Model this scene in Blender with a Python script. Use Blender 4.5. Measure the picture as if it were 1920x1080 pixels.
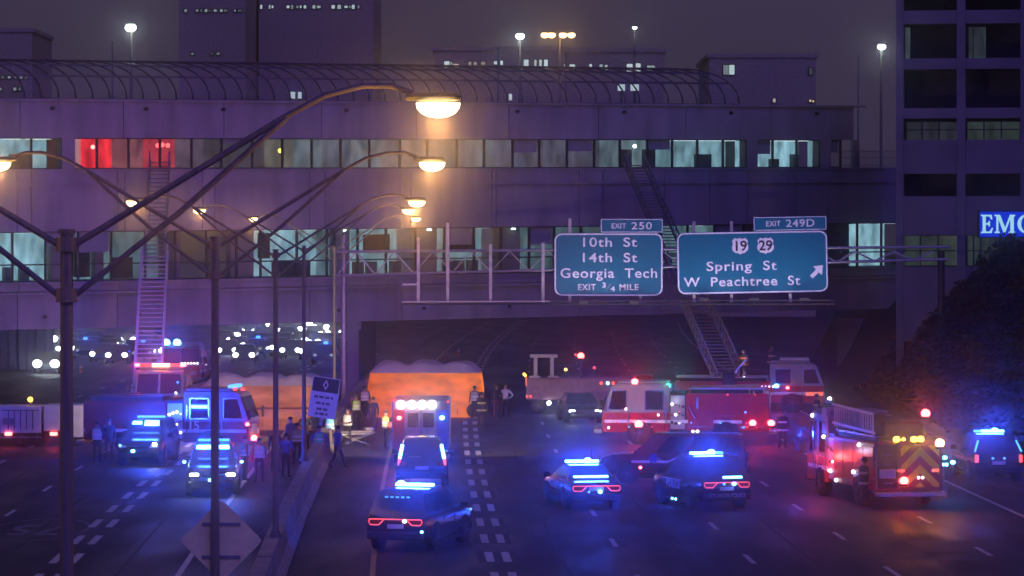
import bpy, bmesh, math, random
from mathutils import Matrix, Vector
R = math.radians
random.seed(7)
scene = bpy.context.scene
for o in list(bpy.data.objects):
    bpy.data.objects.remove(o)

# ------------------------------------------------------------------ camera
H_CAM, FPX, HOR = 9.3, 6700.0, 455.0
cam_d = bpy.data.cameras.new('camera')
cam = bpy.data.objects.new('camera', cam_d)
scene.collection.objects.link(cam)
cam.location = (0, 0, H_CAM)
cam.rotation_euler = (R(90), 0, 0)
cam_d.sensor_width = 36.0
cam_d.lens = FPX / 1920 * 36.0
cam_d.shift_y = -(540 - HOR) / 1920
cam_d.clip_start, cam_d.clip_end = 1.0, 5000
scene.camera = cam

# ------------------------------------------------------------------ sky
world = bpy.data.worlds.new('World'); scene.world = world; world.use_nodes = True
nt = world.node_tree; nt.nodes.clear()
wo = nt.nodes.new('ShaderNodeOutputWorld'); bg = nt.nodes.new('ShaderNodeBackground')
sky = nt.nodes.new('ShaderNodeTexSky'); sky.sky_type = 'NISHITA'; sky.sun_disc = False
SUN_EL, SUN_AZ = 30.0, 160.0     # the added fill glow comes from behind the camera, to the right
sky.sun_elevation = R(SUN_EL); sky.sun_rotation = R(SUN_AZ)
tint = nt.nodes.new('ShaderNodeMix'); tint.data_type = 'RGBA'; tint.blend_type = 'MIX'
tint.inputs[0].default_value = 0.98
nt.links.new(sky.outputs[0], tint.inputs[6])
tint.inputs[7].default_value = (1.12, 0.80, 1.75, 1)     # city sky glow
nt.links.new(tint.outputs[2], bg.inputs[0]); bg.inputs[1].default_value = 0.05
nt.links.new(bg.outputs[0], wo.inputs[0])

sun_d = bpy.data.lights.new('sun', 'SUN'); fill_sun = bpy.data.objects.new('sun', sun_d)
scene.collection.objects.link(fill_sun)
sun_d.energy = 1.3; sun_d.angle = R(60); sun_d.color = (0.12, 0.085, 1.0)  # soft violet fill added to lift the facade and signs at night
sdir = Vector((math.sin(R(SUN_AZ)) * math.cos(R(SUN_EL)), math.cos(R(SUN_AZ)) * math.cos(R(SUN_EL)), math.sin(R(SUN_EL))))
fill_sun.rotation_euler = sdir.to_track_quat('Z', 'Y').to_euler()

scene.view_settings.view_transform = 'Standard'
scene.view_settings.look = 'None'
scene.view_settings.exposure = -0.1
scene.view_settings.gamma = 1.0
scene.view_settings.use_curve_mapping = False
scene.cycles.use_denoising = True
scene.cycles.filter_width = 1.5
scene.cycles.max_bounces = 4
scene.cycles.diffuse_bounces = 1
scene.cycles.glossy_bounces = 2
scene.cycles.transparent_max_bounces = 12
scene.cycles.volume_bounces = 0
scene.cycles.sample_clamp_indirect = 4.0
scene.cycles.caustics_reflective = False
scene.cycles.caustics_refractive = False
scene.cycles.use_light_tree = True

# ------------------------------------------------------------------ helpers
C = scene.collection
def gx(px, D): return (px - 960) * D / FPX
def gz(py, D): return H_CAM - (py - HOR) * D / FPX
def gd(py, z=0.0): return FPX * (H_CAM - z) / (py - HOR)
def cx(D): return 1.163e-4 * D * D - 0.0559 * D + 4.16     # the car-pool line of the right-hand carriageway
def cslope(D): return 2.326e-4 * D - 0.0559

def tag(o, label=None, cat=None, group=None, kind=None):
    if label: o['label'] = label
    if cat: o['category'] = cat
    if group: o['group'] = group
    if kind: o['kind'] = kind
    return o
def empty(name, loc=(0, 0, 0), rz=0.0, label=None, cat=None, group=None):
    o = bpy.data.objects.new(name, None); C.objects.link(o)
    o.empty_display_size = 0.3
    o.location = loc; o.rotation_euler = (0, 0, rz)
    return tag(o, label, cat, group)
def copy_tree(o, parent=None):
    c = o.copy(); C.objects.link(c); c.parent = parent
    for ch in list(o.children): copy_tree(ch, c)
    return c

class MB:
    def __init__(s, M=None): s.v = []; s.f = []; s.M = M
    def add(s, vs, fs):
        b = len(s.v)
        s.v += [tuple(s.M @ Vector(p)) if s.M is not None else tuple(p) for p in vs]
        s.f += [tuple(i + b for i in f) for f in fs]
        return s
    def box(s, x0, x1, y0, y1, z0, z1):
        return s.add([(x0,y0,z0),(x1,y0,z0),(x1,y1,z0),(x0,y1,z0),(x0,y0,z1),(x1,y0,z1),(x1,y1,z1),(x0,y1,z1)],
                     [(3,2,1,0),(4,5,6,7),(0,1,5,4),(1,2,6,5),(2,3,7,6),(3,0,4,7)])
    def cbox(s, c, d): return s.box(c[0]-d[0]/2, c[0]+d[0]/2, c[1]-d[1]/2, c[1]+d[1]/2, c[2]-d[2]/2, c[2]+d[2]/2)
    def bbox(s, x0, x1, y0, y1, z0, z1, b=0.03):     # a box with cut edges
        rings = []
        for z, i in ((z0, b), (z0+b, 0), (z1-b, 0), (z1, b)):
            rings.append([(x0+b+i,y0+i,z),(x1-b-i,y0+i,z),(x1-i,y0+b+i,z),(x1-i,y1-b-i,z),(x1-b-i,y1-i,z),(x0+b+i,y1-i,z),(x0+i,y1-b-i,z),(x0+i,y0+b+i,z)])
        return s.loft(rings)
    def loft(s, rings, cap=True, closed=True):
        n = len(rings[0]); vs = [p for r in rings for p in r]; fs = []
        for i in range(len(rings)-1):
            for j in range(n if closed else n-1):
                k = (j+1) % n
                fs.append((i*n+j, i*n+k, (i+1)*n+k, (i+1)*n+j))
        if cap:
            fs.append(tuple(range(n-1, -1, -1))); fs.append(tuple(range((len(rings)-1)*n, len(rings)*n)))
        return s.add(vs, fs)
    def tube(s, pts, r, n=6, cap=True):
        pts = [Vector(p) for p in pts]; rings = []
        rr = r if isinstance(r, (list, tuple)) else [r]*len(pts)
        for i, p in enumerate(pts):
            d = (pts[min(i+1, len(pts)-1)] - pts[max(i-1, 0)]).normalized()
            up = Vector((0,0,1)) if abs(d.z) < 0.9 else Vector((0,1,0))
            a = d.cross(up).normalized(); b = a.cross(d).normalized()
            rings.append([tuple(p + (a*math.cos(t) + b*math.sin(t))*rr[i]) for t in [2*math.pi*k/n for k in range(n)]])
        return s.loft(rings, cap)
    def bar(s, p0, p1, w, h=None):      # a square bar
        p0, p1 = Vector(p0), Vector(p1); h = h or w
        d = (p1-p0).normalized(); up = Vector((0,0,1)) if abs(d.z) < 0.95 else Vector((0,1,0))
        a = d.cross(up).normalized()*w/2; b = a.cross(d).normalized()*h/2
        return s.loft([[tuple(p-a-b), tuple(p+a-b), tuple(p+a+b), tuple(p-a+b)] for p in (p0, p1)])
    def cyl(s, c, r, h, axis='z', n=16, r2=None):
        r2 = r if r2 is None else r2; rings = []
        for q, rad in ((-h/2, r), (h/2, r2)):
            ring = []
            for k in range(n):
                t = 2*math.pi*k/n; u, w = rad*math.cos(t), rad*math.sin(t)
                ring.append({'z': (c[0]+u, c[1]+w, c[2]+q), 'x': (c[0]+q, c[1]+u, c[2]+w), 'y': (c[0]+w, c[1]+q, c[2]+u)}[axis])
            rings.append(ring)
        return s.loft(rings)
    def ball(s, c, r, n=10, m=6, sz=1.0, sy=1.0):
        rings = []
        for i in range(m+1):
            a = -math.pi/2 + math.pi*i/m; rad = max(1e-4, math.cos(a))*r
            rings.append([(c[0]+rad*math.cos(2*math.pi*k/n), c[1]+rad*math.sin(2*math.pi*k/n)*sy, c[2]+math.sin(a)*r*sz) for k in range(n)])
        return s.loft(rings)
    def prism(s, pts, y0, y1, plane='xz'):       # a 2-D outline given depth
        if plane == 'xz': r = [[(a, y, b) for a, b in pts] for y in (y0, y1)]
        elif plane == 'yz': r = [[(y, a, b) for a, b in pts] for y in (y0, y1)]
        else: r = [[(a, b, y) for a, b in pts] for y in (y0, y1)]
        return s.loft(r)
    def quad(s, a, b, c, d): return s.add([a, b, c, d], [(0,1,2,3)])
    def mesh(s, name):
        me = bpy.data.meshes.new(name); me.from_pydata(s.v, [], s.f); me.validate()
        bm = bmesh.new(); bm.from_mesh(me); bmesh.ops.recalc_face_normals(bm, faces=bm.faces[:]); bm.to_mesh(me); bm.free()
        return me
    def build(s, name, m, parent=None, smooth=False):
        me = s.mesh(name); me.materials.append(m)
        if smooth:
            me.polygons.foreach_set('use_smooth', [True]*len(me.polygons))
            try: me.set_sharp_from_angle(angle=R(38))
            except Exception: pass
        o = bpy.data.objects.new(name, me); C.objects.link(o)
        if parent is not None: o.parent = parent
        return o
def inst(me, name, parent, loc=(0,0,0), rz=0.0):
    o = bpy.data.objects.new(name, me); C.objects.link(o); o.parent = parent
    o.location = loc; o.rotation_euler = (0, 0, rz); return o

LV = dict(sodium=0.36, blue=0.18, red=0.065, amber=0.065, white=0.05)     # how strong each kind of lamp burns
MATS = {}
def mat(name, col, rough=0.6, metal=0.0, var=0.25, scale=3.0, bump=0.0, spec=0.5, coords='Object', detail=5.0, trans=0.0, stretch=None):
    if name in MATS: return MATS[name]
    m = bpy.data.materials.new(name); m.use_nodes = True; t = m.node_tree; p = t.nodes['Principled BSDF']
    p.inputs['Roughness'].default_value = rough; p.inputs['Metallic'].default_value = metal
    p.inputs['Specular IOR Level'].default_value = spec
    if trans: p.inputs['Transmission Weight'].default_value = trans
    tc = t.nodes.new('ShaderNodeTexCoord'); n = t.nodes.new('ShaderNodeTexNoise')
    n.inputs['Scale'].default_value = scale; n.inputs['Detail'].default_value = detail
    src = tc.outputs[coords]
    if stretch:
        mp = t.nodes.new('ShaderNodeMapping'); mp.inputs['Scale'].default_value = stretch
        t.links.new(src, mp.inputs[0]); src = mp.outputs[0]
    t.links.new(src, n.inputs['Vector'])
    r = t.nodes.new('ShaderNodeMapRange'); r.inputs[1].default_value = 0.3; r.inputs[2].default_value = 0.7
    r.inputs[3].default_value = 1 - var; r.inputs[4].default_value = 1 + var
    t.links.new(n.outputs[0], r.inputs[0])
    mx = t.nodes.new('ShaderNodeVectorMath'); mx.operation = 'SCALE'; mx.inputs[0].default_value = col[:3]
    t.links.new(r.outputs[0], mx.inputs['Scale']); t.links.new(mx.outputs[0], p.inputs['Base Color'])
    if bump:
        b = t.nodes.new('ShaderNodeBump'); b.inputs['Strength'].default_value = bump; b.inputs['Distance'].default_value = 0.05
        t.links.new(n.outputs[0], b.inputs['Height']); t.links.new(b.outputs[0], p.inputs['Normal'])
    MATS[name] = m; return m
def glow(name, col, strength, sample=False):
    if name in MATS: return MATS[name]
    m = bpy.data.materials.new(name); m.use_nodes = True; t = m.node_tree; t.nodes.clear()
    o = t.nodes.new('ShaderNodeOutputMaterial'); e = t.nodes.new('ShaderNodeEmission')
    e.inputs[0].default_value = (*col, 1); e.inputs[1].default_value = strength
    t.links.new(e.outputs[0], o.inputs[0])
    m.cycles.emission_sampling = 'AUTO' if sample else 'NONE'
    MATS[name] = m; return m
def room_glow(name, col, strength):        # a room wall that glows itself in place of room lights, uneven by noise
    if name in MATS: return MATS[name]
    m = bpy.data.materials.new(name); m.use_nodes = True; t = m.node_tree; t.nodes.clear()
    o = t.nodes.new('ShaderNodeOutputMaterial'); e = t.nodes.new('ShaderNodeEmission')
    tc = t.nodes.new('ShaderNodeTexCoord'); n = t.nodes.new('ShaderNodeTexNoise'); mp = t.nodes.new('ShaderNodeMapping')
    mp.inputs['Scale'].default_value = (1.6, 0.4, 0.7)
    t.links.new(tc.outputs['Object'], mp.inputs[0]); t.links.new(mp.outputs[0], n.inputs['Vector'])
    n.inputs['Scale'].default_value = 1.1; n.inputs['Detail'].default_value = 3
    r = t.nodes.new('ShaderNodeMapRange'); r.inputs[1].default_value = 0.3; r.inputs[2].default_value = 0.7
    r.inputs[3].default_value = strength*0.45; r.inputs[4].default_value = strength*1.35
    t.links.new(n.outputs[0], r.inputs[0]); t.links.new(r.outputs[0], e.inputs[1])
    e.inputs[0].default_value = (*col, 1); t.links.new(e.outputs[0], o.inputs[0])
    m.cycles.emission_sampling = 'NONE'; MATS[name] = m; return m
def glass(name, col=(0.02,0.02,0.03), clear=0.0, rough=0.05):
    if name in MATS: return MATS[name]
    m = bpy.data.materials.new(name); m.use_nodes = True; t = m.node_tree; p = t.nodes['Principled BSDF']
    p.inputs['Base Color'].default_value = (*col, 1); p.inputs['Roughness'].default_value = rough
    if clear:
        o = t.nodes['Material Output']; tr = t.nodes.new('ShaderNodeBsdfTransparent'); mx = t.nodes.new('ShaderNodeMixShader')
        mx.inputs[0].default_value = clear; t.links.new(p.outputs[0], mx.inputs[1]); t.links.new(tr.outputs[0], mx.inputs[2])
        t.links.new(mx.outputs[0], o.inputs[0])
    MATS[name] = m; return m
def lamp(kind, parent, loc, power, col, size=0.1, direction=None, spread=None, sx=None, blend=0.6, angle=60):
    r_, g_, b_ = col
    power *= LV['sodium'] if col == SOD else LV['blue'] if b_ > 3*r_ else LV['red'] if r_ > 3*b_ and g_ < .25 else LV['amber'] if r_ > 3*b_ else LV['white']
    d = bpy.data.lights.new('lamp_light', kind); d.energy = power; d.color = col
    o = bpy.data.objects.new('lamp_light', d); C.objects.link(o); o.parent = parent; o.location = loc
    if kind in ('POINT', 'SPOT'): d.shadow_soft_size = size
    if kind == 'SPOT': d.spot_size = R(angle); d.spot_blend = blend
    if kind == 'AREA':
        d.shape = 'RECTANGLE'; d.size = sx or size; d.size_y = size
        if spread: d.spread = R(spread)
    if direction is not None: o.rotation_euler = (-Vector(direction)).to_track_quat('Z', 'Y').to_euler()
    return o
def text_mesh(txt, size, m, parent, loc, rot=(R(90),0,0), align='CENTER', bold=0.0, name='lettering', spacing=1.0, depth=0.004, sx=1.0):
    cu = bpy.data.curves.new(name, 'FONT'); cu.body = txt; cu.size = size; cu.align_x = align; cu.align_y = 'CENTER'
    cu.offset = bold; cu.extrude = depth; cu.space_character = spacing
    o = bpy.data.objects.new(name, cu); C.objects.link(o)
    dg = bpy.context.evaluated_depsgraph_get(); me = bpy.data.meshes.new_from_object(o.evaluated_get(dg))
    bpy.data.objects.remove(o); bpy.data.curves.remove(cu)
    if not me.materials: me.materials.append(m)
    else: me.materials[0] = m
    t = bpy.data.objects.new(name, me); C.objects.link(t); t.parent = parent; t.location = loc; t.rotation_euler = rot; t.scale = (sx, 1, 1)
    return t

BLUE, RED, AMB, SOD = (0.015, 0.06, 1.0), (1.0, 0.02, 0.04), (1.0, 0.42, 0.02), (1.0, 0.47, 0.11)
M_concrete = mat('concrete_panel', (0.27, 0.245, 0.25), 0.85, var=0.26, scale=0.7, bump=0.15, detail=9, stretch=(1.3,1.3,0.35))
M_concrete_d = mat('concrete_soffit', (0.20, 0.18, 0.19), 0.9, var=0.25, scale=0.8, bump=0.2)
M_barrier = mat('concrete_barrier', (0.26, 0.24, 0.23), 0.85, var=0.3, scale=1.4, bump=0.2, detail=8)
M_asphalt = mat('asphalt', (0.045, 0.043, 0.045), 0.58, var=0.62, scale=0.42, bump=0.12, detail=11, stretch=(1.0, 0.07, 1.0), spec=0.4)
def rough_patches(m, lo, hi, scale):      # worn, polished and oily areas
    t = m.node_tree; p = t.nodes['Principled BSDF']; n = t.nodes.new('ShaderNodeTexNoise'); tc = t.nodes.new('ShaderNodeTexCoord')
    mp = t.nodes.new('ShaderNodeMapping'); mp.inputs['Scale'].default_value = (1, .15, 1)
    n.inputs['Scale'].default_value = scale; n.inputs['Detail'].default_value = 6
    r = t.nodes.new('ShaderNodeMapRange'); r.inputs[1].default_value = .35; r.inputs[2].default_value = .65; r.inputs[3].default_value = lo; r.inputs[4].default_value = hi
    t.links.new(tc.outputs['Object'], mp.inputs[0]); t.links.new(mp.outputs[0], n.inputs['Vector']); t.links.new(n.outputs[0], r.inputs[0]); t.links.new(r.outputs[0], p.inputs['Roughness'])
rough_patches(M_asphalt, .48, .85, .5)
M_ground = mat('dark_ground', (0.035, 0.032, 0.028), 0.9, var=0.4, scale=0.5, bump=0.3)
M_paint = mat('road_paint_white', (0.5, 0.5, 0.48), 0.6, var=0.28, scale=4.0, detail=8)
M_paint_y = mat('road_paint_yellow', (0.42, 0.32, 0.12), 0.6, var=0.28, scale=4.0, detail=8)
M_paint_worn = mat('road_paint_worn', (0.2, 0.2, 0.2), 0.7, var=0.5, scale=3.0, detail=8)
M_tar = mat('fresh_asphalt_patch', (0.03, 0.028, 0.03), 0.7, var=0.3, scale=2.0)
M_steel = mat('galvanised_steel', (0.34, 0.33, 0.33), 0.5, 0.6, var=0.2, scale=4.0)
M_pole = mat('weathered_pole', (0.17, 0.14, 0.11), 0.6, 0.0, var=0.25, scale=5.0, stretch=(3,3,0.3))
M_dark = mat('dark_steel', (0.03, 0.03, 0.035), 0.55, 0.3, var=0.2)
M_black = mat('black_rubber', (0.012, 0.012, 0.013), 0.75, var=0.2)
M_chrome = mat('bright_metal', (0.6, 0.6, 0.62), 0.25, 0.9, var=0.15)
M_lead = mat('lead_grey', (0.2, 0.2, 0.21), 0.6, 0.2, var=0.2)
# ------------------------------------------------------------------ ground and roads
g = MB(); g.box(-900, 900, -60, 2600, -1.2, -0.03)
M_patch = mat('worn_asphalt_patch', (0.056,0.053,0.055), 0.7, var=0.3, scale=1.5)
tag(g.build('ground', M_ground), kind='structure')
def strip(a, b, d0, d1, step=6.0, z=0.0, thick=0.0):
    s = MB(); L = []; Rr = []; d = d0
    while d < d1 + 0.01:
        L.append((cx(d)+a, d, z)); Rr.append((cx(d)+b, d, z)); d += step
    n = len(L); s.add(L+Rr, [(i, i+1, n+i+1, n+i) for i in range(n-1)])
    return s
road_r = tag(strip(-6.0, 25.0, 30, 620).build('northbound_road', M_asphalt), kind='structure')
road_l = tag(strip(-48.0, -6.9, 30, 620).build('southbound_road', M_asphalt), kind='structure')
def dash_mesh(w, l):
    return MB().quad((-w/2, 0, 0), (w/2, 0, 0), (w/2, l, 0), (-w/2, l, 0)).mesh('lane_dash')
me_d = dash_mesh(0.24, 3.3); me_d.materials.append(M_paint)
me_s = dash_mesh(0.16, 3.0); me_s.materials.append(M_paint)
me_t = dash_mesh(1.15, 3.9); me_t.materials.append(M_tar)
def dashes(parent, off, spacing, d0, d1, me, z=0.008, name='lane_dash'):
    d = d0
    while d < d1:
        inst(me, name, parent, (cx(d)+off, d, z), -math.atan(cslope(d))); d += spacing
dashes(road_r, 0.0, 6.55, 97.2, 400, me_t, 0.004, 'asphalt_patch')
for off in (-0.22, 0.28): dashes(road_r, off, 6.55, 97.5, 430, me_d)
for k, off in enumerate((3.75, 7.4, 11.05, 14.7)): dashes(road_r, off, 12.2, 97 + 5.2*(k % 2) + 1.3*k, 380, me_s)
for off in (-12.4, -12.95): dashes(road_l, off, 6.55, 97.0, 300, me_d)
for k, off in enumerate((-16.3, -20.0, -23.7)): dashes(road_l, off, 12.2, 97 + 4.1*k, 300, me_s)
strip(-3.72, -3.56, 90, 420, z=0.006).build('edge_line', M_paint_y, road_r)
strip(18.2, 18.36, 90, 420, z=0.006).build('edge_line', M_paint, road_r)
strip(-9.15, -8.98, 90, 300, z=0.006).build('edge_line', M_paint, road_l)
# tar seams, cracks and patched joints
sr = random.Random(21)
for off in (1.9, 5.5, 9.2, 12.9, 16.5, -1.8): strip(off-.05, off+.05, 90, 215, z=0.0025).build('tar_seam', M_tar, road_r)
for off in (-10.8, -14.5, -18.2, -21.9): strip(off-.05, off+.05, 90, 215, z=0.0025).build('tar_seam', M_tar, road_l)
for par, lo, hi, n_ in ((road_r, -5.5, 21, 26), (road_l, -27, -8, 18)):
    for k in range(n_):
        D = sr.uniform(98, 160); x = cx(D)+sr.uniform(lo, hi); m = MB(); a = sr.choice((0.0, math.pi/2))+sr.uniform(-.3,.3); p = [x, D]
        for q in range(7):
            w = sr.uniform(.02,.06); nx, ny = p[0]+math.cos(a)*sr.uniform(.4,.9), p[1]+math.sin(a)*sr.uniform(.6,1.6); a += sr.uniform(-.5,.5)
            m.quad((p[0]-w,p[1]-w,.003),(p[0]+w,p[1]-w,.003),(nx+w,ny+w,.003),(nx-w,ny+w,.003)); p = [nx, ny]
        m.build('tar_crack', M_tar, par)
    for k in range(n_//2):
        D = sr.uniform(100, 180); x = cx(D)+sr.uniform(lo, hi); w, l = sr.uniform(.5,1.7), sr.uniform(1.5,6)
        MB().quad((x-w,D,.0015),(x+w,D+.05,.0015),(x+w*1.02,D+l,.0015),(x-w*.97,D+l,.0015)).build('asphalt_patch', M_patch, par)
# painted route shield, upside down for the camera: oncoming lane
sD = gd(993); sX = cx(sD) - 14.6
m = MB(); N = 40
for k in range(N):
    a0, a1 = 2*math.pi*k/N, 2*math.pi*(k+1)/N
    m.quad(*[(sX + rx*math.cos(t), sD + ry*math.sin(t), 0.007) for t, rx, ry in ((a0,1.62,4.6),(a1,1.62,4.6),(a1,1.53,4.35),(a0,1.53,4.35))])
m.build('painted_shield', M_paint_worn, road_l)
tx = text_mesh('75', 2.0, M_paint_worn, road_l, (sX, sD, 0.009), rot=(0, 0, math.pi), bold=0.02, name='painted_number', depth=0.0, sx=0.95)
tx.scale = (0.95, 2.9, 1)

# median barrier: cast segments with a tapered face
bar_root = empty('median_barrier', (cx(100)-6.45, 100, 0), 0, 'long low concrete median barrier between the two carriageways', 'barrier')
prof = [(-0.42, 0), (-0.42, 0.1), (-0.24, 0.35), (-0.2, 1.05), (0.2, 1.05), (0.24, 0.35), (0.42, 0.1), (0.42, 0)]
d = 46.0; wob = random.Random(3)
while d < 232:
    a, b = d, d + 5.92
    oa, ob = cx(a)-6.45-bar_root.location.x, cx(b)-6.45-bar_root.location.x
    j = wob.uniform(-0.012, 0.012); h = 1 + wob.uniform(-0.012, 0.012)
    MB().loft([[(oa+x+j, a-100, z*h) for x, z in prof], [(ob+x+j, b-100, z*h) for x, z in prof]]).build('barrier_segment', M_barrier, bar_root)
    d += 6.0

# ------------------------------------------------------------------ street lamps on the median
M_lampglass = glow('sodium_lens', (1.0, 0.72, 0.32), 9.0)
M_head = mat('lamp_housing', (0.12, 0.11, 0.10), 0.5, 0.4)
def street_lamp(D, X, label, zl, power, sides=(-1, 1), arm=3.93, tilt=0.0):
    t = empty('street_lamp', (X, D, 0), 0, label, 'street lamp', 'twin arm lamps along the median')
    zt = zl - 1.35
    MB().tube([(0,0,1.05), (0,0,3.5), (0,0,zt)], [0.095, 0.082, 0.066], 12).build('pole', M_pole, t, True)
    MB().cyl((0,0,1.1), 0.17, 0.12, n=12).cyl((0,0,1.2), 0.13, 0.1, n=12).build('base_flange', M_pole, t)
    MB().cyl((0,0,zt+0.02), 0.09, 0.05, n=12).build('pole_cap', M_pole, t)
    for z in (zt-0.12, zt-0.66): MB().cyl((0,0,z), 0.115, 0.15, n=12).build('clamp', M_pole, t)
    for sd in sides:
        a = [(sd*0.09, 0, zt-0.12)] + [(sd*q, 0, zt-0.12+(zl-0.10-zt+0.12)*((q-0.09)/2.25)**1.0) for q in (0.8, 1.5, 2.0)]
        a += [(sd*2.34, 0, zl-0.10), (sd*2.75, 0, zl+0.12), (sd*3.15, 0, zl+0.22), (sd*3.45, 0, zl+0.22), (sd*(arm-0.25), 0, zl+0.14)]
        MB().tube(a, [0.035]*4+[0.032]*5, 8).build('arm', M_pole, t, True)
        MB().tube([(sd*0.09,0,zt-0.66), (sd*1.2,0,zt+0.22), (sd*2.34,0,zl-0.12)], 0.032, 8).build('arm_brace', M_pole, t, True)
        x = sd*arm
        hd = MB(); hd.loft([[(x+sd*q, w*math.cos(u), zl+0.10+hh*math.sin(u)) for u in [2*math.pi*k/10 for k in range(10)]] for q, w, hh in ((-0.32,0.05,0.035),(-0.2,0.11,0.05),(0.05,0.15,0.055),(0.22,0.12,0.045),(0.27,0.03,0.015))])
        h = hd.build('lamp_head', M_head, t, True)
        le = MB(); rings = []
        for q, r_ in ((0.035, 0.235), (-0.02, 0.225), (-0.075, 0.18), (-0.11, 0.11), (-0.125, 0.02)):
            rings.append([(x+sd*0.02 + r_*math.cos(u), 0.62*r_*math.sin(u), zl+q) for u in [2*math.pi*k/14 for k in range(14)]])
        le.loft(rings); l = le.build('lens', M_lampglass, h, True)
        lamp('POINT', t, (x, 0, zl-0.2), power, SOD, 0.12)
    return t
lampspec = [(38, 'nearest twin arm street lamp with the thickest pole, at the far left', 10.75),
            (65, 'second nearest twin arm street lamp carrying a diamond sign on its pole', 10.72),
            (100, 'twin arm street lamp on the barrier, third from the front', 10.42),
            (135, 'twin arm street lamp beside the tilted car pool sign', 10.5),
            (173, 'farthest twin arm street lamp, next to the sign gantry post', 10.45)]
lampx = [125, 403, 517, 570, 627]
for (D, lb, zl), px in zip(lampspec, lampx): street_lamp(D, gx(px, D), lb, zl, 420)

# ------------------------------------------------------------------ building that bridges the motorway
PHI = math.atan(0.54); TILT = R(1.385)
b_root = empty('bridge_building', (0,0,0), 0, 'long concrete building bridging the motorway with two rows of lit windows', 'building')
BM = Matrix.Translation((-9.55, 212, 0)) @ Matrix.Rotation(TILT, 4, 'X') @ Matrix.Rotation(PHI, 4, 'Z')
b_root.matrix_world = BM
CP = math.cos(PHI)
def U(px):
    q = (px-960)/FPX; X = (217.157*q)/(1-0.54*q); return (X+9.55)/CP
Z0, Z1, Z2, Z3, Z4, Z5 = 4.62, 7.3, 10.15, 13.7, 15.47, 17.55
UL, UR = U(-160), U(1700)
DEP = 26.0
def band(name, u0, u1, z0, z1, y0=0.0, y1=DEP, m=M_concrete):
    # cast panels with open joints, each its own piece
    n = max(1, round((u1-u0)/6.1)); w = (u1-u0)/n
    core = MB().box(u0, u1, y0+0.12, y1, z0+0.01, z1-0.01).build(name, M_concrete_d, b_root)
    for i in range(n):
        MB().box(u0+i*w+0.022, u0+(i+1)*w-0.022, y0-0.002*(i % 2), y0+0.12, z0, z1).build('facade_panel', m, core)
    return core
band('bridge_girder', UL, UR, Z0, Z1-0.5)
band('floor_edge', UL, UR, Z1-0.5, Z1, -0.25)
MB().box(UL, UR, -0.42, -0.25, Z1-0.1, Z1).build('ledge', M_concrete, b_root)
MB().box(UL, UR, -0.30, 0.0, Z1-0.72, Z1-0.58).build('ledge', M_concrete, b_root)
band('storey_wall', UL, UR, Z2, Z3)
MB().box(UL, UR, -0.14, 0.0, 12.72, 12.86).build('ledge', M_concrete, b_root)
MB().box(UL, U(1660), -0.10, 0.0, Z3-0.12, Z3-0.02).build('ledge', M_concrete, b_root)
band('roof_wall', UL, U(1600), Z4, Z5)
MB().box(UL, U(1620), -0.2, DEP, Z5, Z5+0.12).build('roof', M_concrete, b_root)
MB().box(UL, UR, 5.0, DEP-0.2, Z1+0.01, Z2-0.01).build('inner_core', M_concrete_d, b_root)
MB().box(UL, U(1560), 5.0, DEP-0.2, Z3+0.01, Z4-0.01).build('inner_core', M_concrete_d, b_root)
M_pane = glass('window_pane', (0.02,0.025,0.03), 0.86, 0.03)
M_frame = mat('window_frame_dark', (0.02,0.02,0.025), 0.5, 0.3)
cyan, lila = (0.43, 0.82, 1.0), (0.62, 0.62, 1.0)
row1 = [(0,61,cyan,.50),(61,119,cyan,.52),None,(141,184,(1,.45,.55),.36),(184,243,(1,.03,.06),.85),(243,302,(1,.32,.5),.20),(302,361,(1,.08,.16),.42),(361,417,(.8,.6,1),.10),(417,475,lila,.07),(475,531,lila,.07),(531,586,(.8,.8,.75),.13),(586,640,(.6,.8,1),.17),(640,694,(.6,.7,1),.15),(694,751,(.65,.8,1),.20),(751,803,(.9,.75,.9),.20),(803,858,(.8,.7,.95),.17),(858,909,lila,.14),(909,962,(.6,.75,1),.17),(962,1012,lila,.15),(1012,1064,lila,.12),(1064,1115,lila,.13),(1115,1163,lila,.10),(1163,1214,(.55,.8,1),.18),(1214,1261,(.55,.85,1),.22),(1261,1308,cyan,.28),(1308,1356,cyan,.42),(1356,1400,cyan,.42),None,(1420,1449,cyan,.55),(1449,1494,cyan,.55),(1494,1537,cyan,.60),None,(1557,1576,cyan,.35)]
row2 = [(-40,25,cyan,.5),(25,87,cyan,.58),(87,148,cyan,.45),(148,210,cyan,.33),(210,274,cyan,.17),(274,330,cyan,.16),(330,389,lila,.04),(389,445,lila,.04),(445,490,lila,.05),(490,558,cyan,.45),(558,614,cyan,.48),(614,628,cyan,.40),(628,672,cyan,.16),(672,725,cyan,.36),(725,780,cyan,.30),(780,834,lila,.09),(834,890,cyan,.26),(890,940,cyan,.26),(940,993,lila,.09),(993,1040,cyan,.15),(1040,1090,cyan,.12),(1090,1140,cyan,.12),(1140,1190,cyan,.10),(1190,1240,cyan,.12),(1240,1290,cyan,.18),(1290,1340,cyan,.22),(1340,1395,cyan,.25),(1395,1450,cyan,.10),(1450,1530,lila,.05),(1530,1608,lila,.04),(1608,1653,cyan,.60),(1653,1700,cyan,.55)]
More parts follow.
